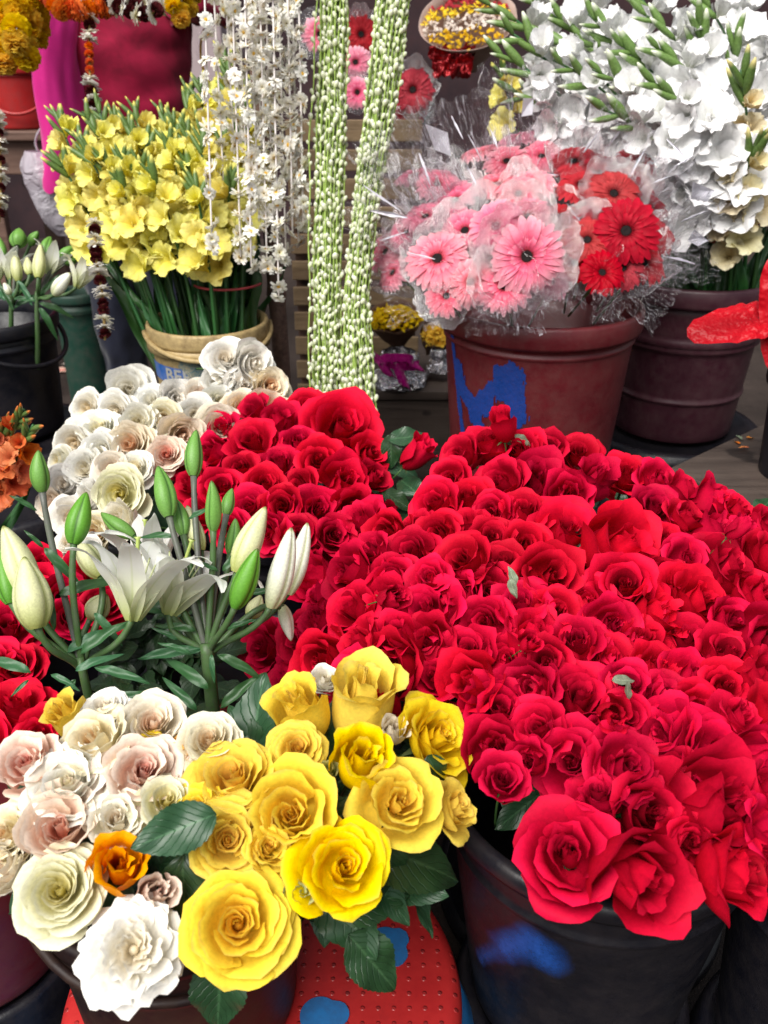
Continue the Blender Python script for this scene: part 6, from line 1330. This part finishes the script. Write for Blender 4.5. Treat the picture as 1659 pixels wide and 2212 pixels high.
# pale plastic bag hanging from the table
def bag_mat():
    k = N('bag_plastic'); n1 = k.noise(12, 4, .6, dist=1.0); c = k.mix(k.rng(n1, .3, .7, 0, 1), (.50, .46, .52), (.70, .67, .72))
    return k.done(k.transl(k.bsdf(c, .25, .5, k.bump(n1, .8, .03)), c, .35))
M['bag'] = bag_mat()
q = at_d(95, 340, 2.95); T = Vector((q.x, q.y, q.z)); P = np.zeros((24, 48, 3))
for i in range(24):
    s = i / 23
    for j in range(48):
        a = 2 * PI * j / 48; R = .02 + .085 * math.sin(PI * min(1, .1 + s * .85)) ** .8 * (1.15 - .3 * s); n = noise.noise(Vector((math.cos(a) * 2, math.sin(a) * 2, s * 3))) + .5 * abs(noise.noise(Vector((math.cos(a) * 6, math.sin(a) * 6, s * 3 + 5))))
        P[i, j] = (R * (1 + .25 * n) * math.cos(a) + .035 * s + .02 * math.sin(s * 3), R * .6 * (1 + .25 * n) * math.sin(a), .02 - .27 * s)
t = thing('plastic_bag', 'pale translucent plastic bag slumped against the table leg', 'bag', T); mb = MB(); mb.sheet(P, None, True); mb.obj('body', M['bag'], t)
for sx in (-1, 1):
    mb = MB(); mb.tube(bez(Vector((sx * .012, 0, .01)), Vector((sx * .04, 0, .06)), Vector((.03 + sx * .02, 0, .09)), Vector((.03, 0, .11)), 10), .004, 6); mb.obj('handle', M['bag'], t)
# pink blossoms in the dark beyond the table
t = thing('flower_bush', 'dark plant with small pink flowers between red bucket and magenta cloth', 'plant', at_d(105, 250, 3.9)); g = random.Random(5)
mb = MB(); mp = MB(); lf = leaf_mesh(5, 1, .4, 0, .2, .2, 4, 8)
for k in range(150):
    p = Vector((g.gauss(0, .10), g.gauss(0, .08), g.uniform(-.25, .35))); m = spin(frame(p, (g.gauss(0, 1), -1, g.gauss(0, 1)), s=g.uniform(.04, .07)), g.uniform(0, 6)); (mp if k % 5 == 0 else mb).merge(lf, m @ Matrix.Scale(.55 if k % 5 == 0 else 1, 4))
mb.obj('leaves', M['leaf'], t); mp.obj('petals', M['ribbon'], t)
# ---------------------------------------------------------------- the person behind: red kurta, magenta drape, dark trousers
def cloth(name, col, var=.35, sheen=.2, dark=None):
    k = N(name); n1 = k.noise(7, 4, .6, dist=.8); c = k.hsv(k.mix(0, col, col), .5, 1, k.rng(n1, .3, .7, 1 - var, 1 + var))
    return k.done(k.bsdf(c, .75, .2, k.bump(k.noise(500, 2), .15, .002), Sheen_Weight=sheen))
M['kurta'] = cloth('dark_red_cloth', (.32, .005, .04), .5); M['drape'] = cloth('magenta_cloth', (.70, .02, .26), .15); M['sleeve'] = cloth('purple_cloth', (.09, .02, .16)); M['denim'] = cloth('navy_cloth', (.012, .014, .030)); M['skin'] = plain('skin', (.22, .105, .065), .5, .4, .1); M['hair'] = plain('hair', (.012, .009, .008), .45, .4); M['shoe'] = plain('shoe', (.015, .013, .014), .5, .4)
PX = at_y(285, 400, 3.3).x; PY = 3.3
man = thing('person', 'person in dark red kurta, magenta drape and navy trousers behind the gladioli', 'person', Matrix.Translation((PX, PY, 0)) @ Matrix.Scale(1.07, 4))
def loft(rings, nu=56, fold=.0, freq=(5, 9), seed=0, vf=6, wr=0):
    """rings: (x, y, z, rx, ry) from bottom to top, smoothed"""
    R = np.array(rings, float); nn = 80; ts = np.linspace(0, len(R) - 1, nn); Q = []
    for t in ts:
        i = min(len(R) - 2, int(t)); f = t - i; p0, p1, p2, p3 = R[max(i - 1, 0)], R[i], R[i + 1], R[min(i + 2, len(R) - 1)]
        Q.append(.5 * ((2 * p1) + (-p0 + p2) * f + (2 * p0 - 5 * p1 + 4 * p2 - p3) * f * f + (-p0 + 3 * p1 - 3 * p2 + p3) * f ** 3))
    P = np.zeros((nn, nu, 3))
    for i, (x, y, z, rx, ry) in enumerate(Q):
        for j in range(nu):
            a = 2 * PI * j / nu; s = i / nn
            k = 1 + fold * (math.sin(freq[0] * a + seed + 2.2 * noise.noise(Vector((s * vf, seed, a * .3)))) * .5 + noise.noise(Vector((math.cos(a) * 2, math.sin(a) * 2 + seed, s * vf * 1.6))) * 1.3)
            if wr: k += wr * math.sin(s * 34 + 5 * math.cos(a + 1) + 6 * noise.noise(Vector((math.cos(a), math.sin(a), s * 3)))) + wr * .9 * abs(math.sin(s * 15 - 4 * math.sin(a) + 4 * noise.noise(Vector((a, s * 5, 2)))))
            P[i, j] = (x + rx * k * math.cos(a), y + ry * k * math.sin(a), z + .25 * fold * noise.noise(Vector((a * 2, s * 9, seed))))
    mb = MB(); mb.sheet(P, None, True); return mb
# body: one skinned surface (head, neck, arms, hands)
def skin_body(name, chains, mat, parent, levels=2):
    me = bpy.data.meshes.new(name); V = []; E = []; Rd = []; idx = {}
    for ch in chains:
        prev = None
        for (k, p, r) in ch:
            if k not in idx: idx[k] = len(V); V.append(p); Rd.append(r)
            if prev is not None: E.append((prev, idx[k]))
            prev = idx[k]
    me.from_pydata(V, E, []); me.materials.append(mat); o = link(name, me, parent); md = o.modifiers.new('skin', 'SKIN'); md.use_smooth_shade = True
    for i, s in enumerate(me.skin_vertices[0].data): s.radius = (Rd[i], Rd[i]); s.use_root = (i == 0)
    sb = o.modifiers.new('sub', 'SUBSURF'); sb.levels = levels; sb.render_levels = levels; return o
HZ = 1.0
hand = lambda s, w: [[('w%d' % s, w, .024), ('p%d' % s, (w[0] + .03 * s, w[1] - .02, w[2] + .06), .03), ('f%d%d' % (s, k), (w[0] + .03 * s + (k - 1.5) * .018, w[1] - .04, w[2] + .11), .011), ('g%d%d' % (s, k), (w[0] + .03 * s + (k - 1.5) * .018, w[1] - .09, w[2] + .12 - .006 * abs(k - 1)), .009)] for k in range(4)] + [[('p%d' % s, w, .03), ('t%d' % s, (w[0] - .01 * s, w[1] - .05, w[2] + .05), .011), ('u%d' % s, (w[0] - .015 * s, w[1] - .08, w[2] + .08), .009)]]
el, wr = (-.27, -.24, 1.31), (-.20, -.34, 1.58); er, wr2 = (.30, -.16, 1.40), (.20, -.30, 1.64)
body = skin_body('body', [[('hip', (0, 0, .92), .12), ('waist', (0, 0, 1.10), .12), ('chest', (0, .01, 1.30), .13), ('neckb', (0, .0, 1.46), .065), ('neck', (0, -.01, 1.53), .052), ('jaw', (0, -.04, 1.60), .07), ('head', (0, -.02, 1.68), .088), ('top', (0, 0, 1.76), .06)],
    [('chest', 0, 0), ('shl', (-.19, 0, 1.42), .055), ('el', el, .042), ('w-1', wr, .026)], [('chest', 0, 0), ('shr', (.19, 0, 1.42), .055), ('er', er, .042), ('w1', wr2, .026)],
    [('hip', 0, 0), ('kl', (-.10, -.01, .50), .06), ('al', (-.11, .02, .09), .04), ('tl', (-.12, -.12, .04), .03)], [('hip', 0, 0), ('kr', (.10, -.01, .50), .06), ('ar', (.11, .02, .09), .04), ('tr', (.12, -.12, .04), .03)]] + hand(-1, wr) + hand(1, wr2), M['skin'], man)
mb = MB(); mb.lathe([(.001, .16), (.05, .15), (.085, .11), (.102, .04), (.100, -.04), (.085, -.09), (.07, -.10)], 24); o = mb.obj('hair', M['hair'], man, Matrix.Translation((0, .012, 1.69)) @ Matrix.Rotation(.25, 4, 'X'))
mb = MB()
for sx in (-1, 1): mb.tube([(sx * .032, -.115, 1.675), (sx * .032, -.118, 1.675)], .010, 8)
mb.obj('eyes', M['hair'], man)
mb = MB(); mb.tube([(0, -.115, 1.67), (0, -.135, 1.64), (0, -.13, 1.63)], [.008, .014, .012], 8); mb.obj('nose', M['skin'], man)
loft([(0, .0, .80, .215, .16), (0, .0, .95, .205, .155), (0, .0, 1.10, .205, .15), (.0, .0, 1.25, .225, .15), (0, .0, 1.36, .25, .14), (0, 0, 1.46, .265, .125), (0, 0, 1.51, .16, .10), (0, -.01, 1.54, .065, .062)], fold=.07, freq=(3, 7), seed=3, vf=7, wr=.022).obj('kurta', M['kurta'], man)
loft([(-.16, -.14, .90, .085, .07), (-.15, -.15, 1.0, .075, .07), (-.145, -.15, 1.12, .070, .08), (-.14, -.14, 1.25, .065, .09), (-.12, -.11, 1.38, .06, .10), (-.10, .0, 1.49, .05, .10)], fold=.12, freq=(3, 8), seed=8, vf=2.5).obj('drape', M['drape'], man)
loft([(el[0] * .7, -.03, 1.45, .09, .09), (el[0] * .95, -.14, 1.37, .085, .09), (el[0], -.14, 1.33, .075, .075), (-.25, -.28, 1.42, .06, .06), (-.21, -.33, 1.54, .045, .045)], fold=.08, freq=(3, 5), seed=4).obj('sleeve', M['sleeve'], man)
loft([(.16, 0, 1.44, .085, .085), (er[0] * .9, -.06, 1.36, .08, .085), (er[0], -.16, 1.38, .07, .07), (.26, -.22, 1.47, .055, .055), (.21, -.29, 1.60, .042, .042)], fold=.08, freq=(3, 5), seed=5).obj('sleeve', M['kurta'], man)
for sx in (-1, 1):
    loft([(sx * .115, .02, .06, .095, .10), (sx * .112, .02, .14, .078, .085), (sx * .108, .01, .30, .080, .088), (sx * .103, 0, .52, .092, .098), (sx * .10, 0, .74, .112, .12), (sx * .09, 0, .95, .12, .13)], fold=.10, freq=(3, 7), seed=20 + sx, vf=9).obj('trouser_leg', M['denim'], man)
    loft([(sx * .12, -.06, .002, .045, .125), (sx * .12, -.06, .03, .048, .13), (sx * .118, -.03, .07, .045, .10), (sx * .115, .02, .11, .04, .05)], fold=.0).obj('shoe', M['shoe'], man)
# ---------------------------------------------------------------- daylight
w = bpy.data.worlds.new('World'); SC.world = w; w.use_nodes = True; nt = w.node_tree; bg = nt.nodes['Background']
sky = nt.nodes.new('ShaderNodeTexSky'); sky.sky_type = 'NISHITA'; sky.sun_disc = False
SUN_EL, SUN_AZ = math.radians(54), math.radians(-150)     # azimuth measured from +Y toward +X
sky.sun_elevation = SUN_EL; sky.sun_rotation = SUN_AZ; sky.dust_density = 3.0; sky.ozone_density = .6; sky.air_density = 1.2
hs = nt.nodes.new('ShaderNodeHueSaturation'); hs.inputs['Saturation'].default_value = .35
nt.links.new(sky.outputs[0], hs.inputs['Color']); nt.links.new(hs.outputs[0], bg.inputs[0]); bg.inputs[1].default_value = .125
l = bpy.data.lights.new('sun', 'SUN'); l.energy = 4.6; l.angle = math.radians(45); l.color = (1, .965, .91); lo = link('sun', l)
sd = Vector((math.sin(SUN_AZ) * math.cos(SUN_EL), math.cos(SUN_AZ) * math.cos(SUN_EL), math.sin(SUN_EL))); lo.rotation_euler = sd.to_track_quat('Z', 'Y').to_euler(); lo.location = (0, 0, 5)
SC.view_settings.view_transform = 'Standard'; SC.view_settings.look = 'None'; SC.view_settings.exposure = 0
SC.render.engine = 'CYCLES'; cy = SC.cycles; cy.use_denoising = True; cy.max_bounces = 8; cy.diffuse_bounces = 3; cy.glossy_bounces = 3; cy.transmission_bounces = 4; cy.transparent_max_bounces = 24; cy.caustics_reflective = False; cy.caustics_refractive = False
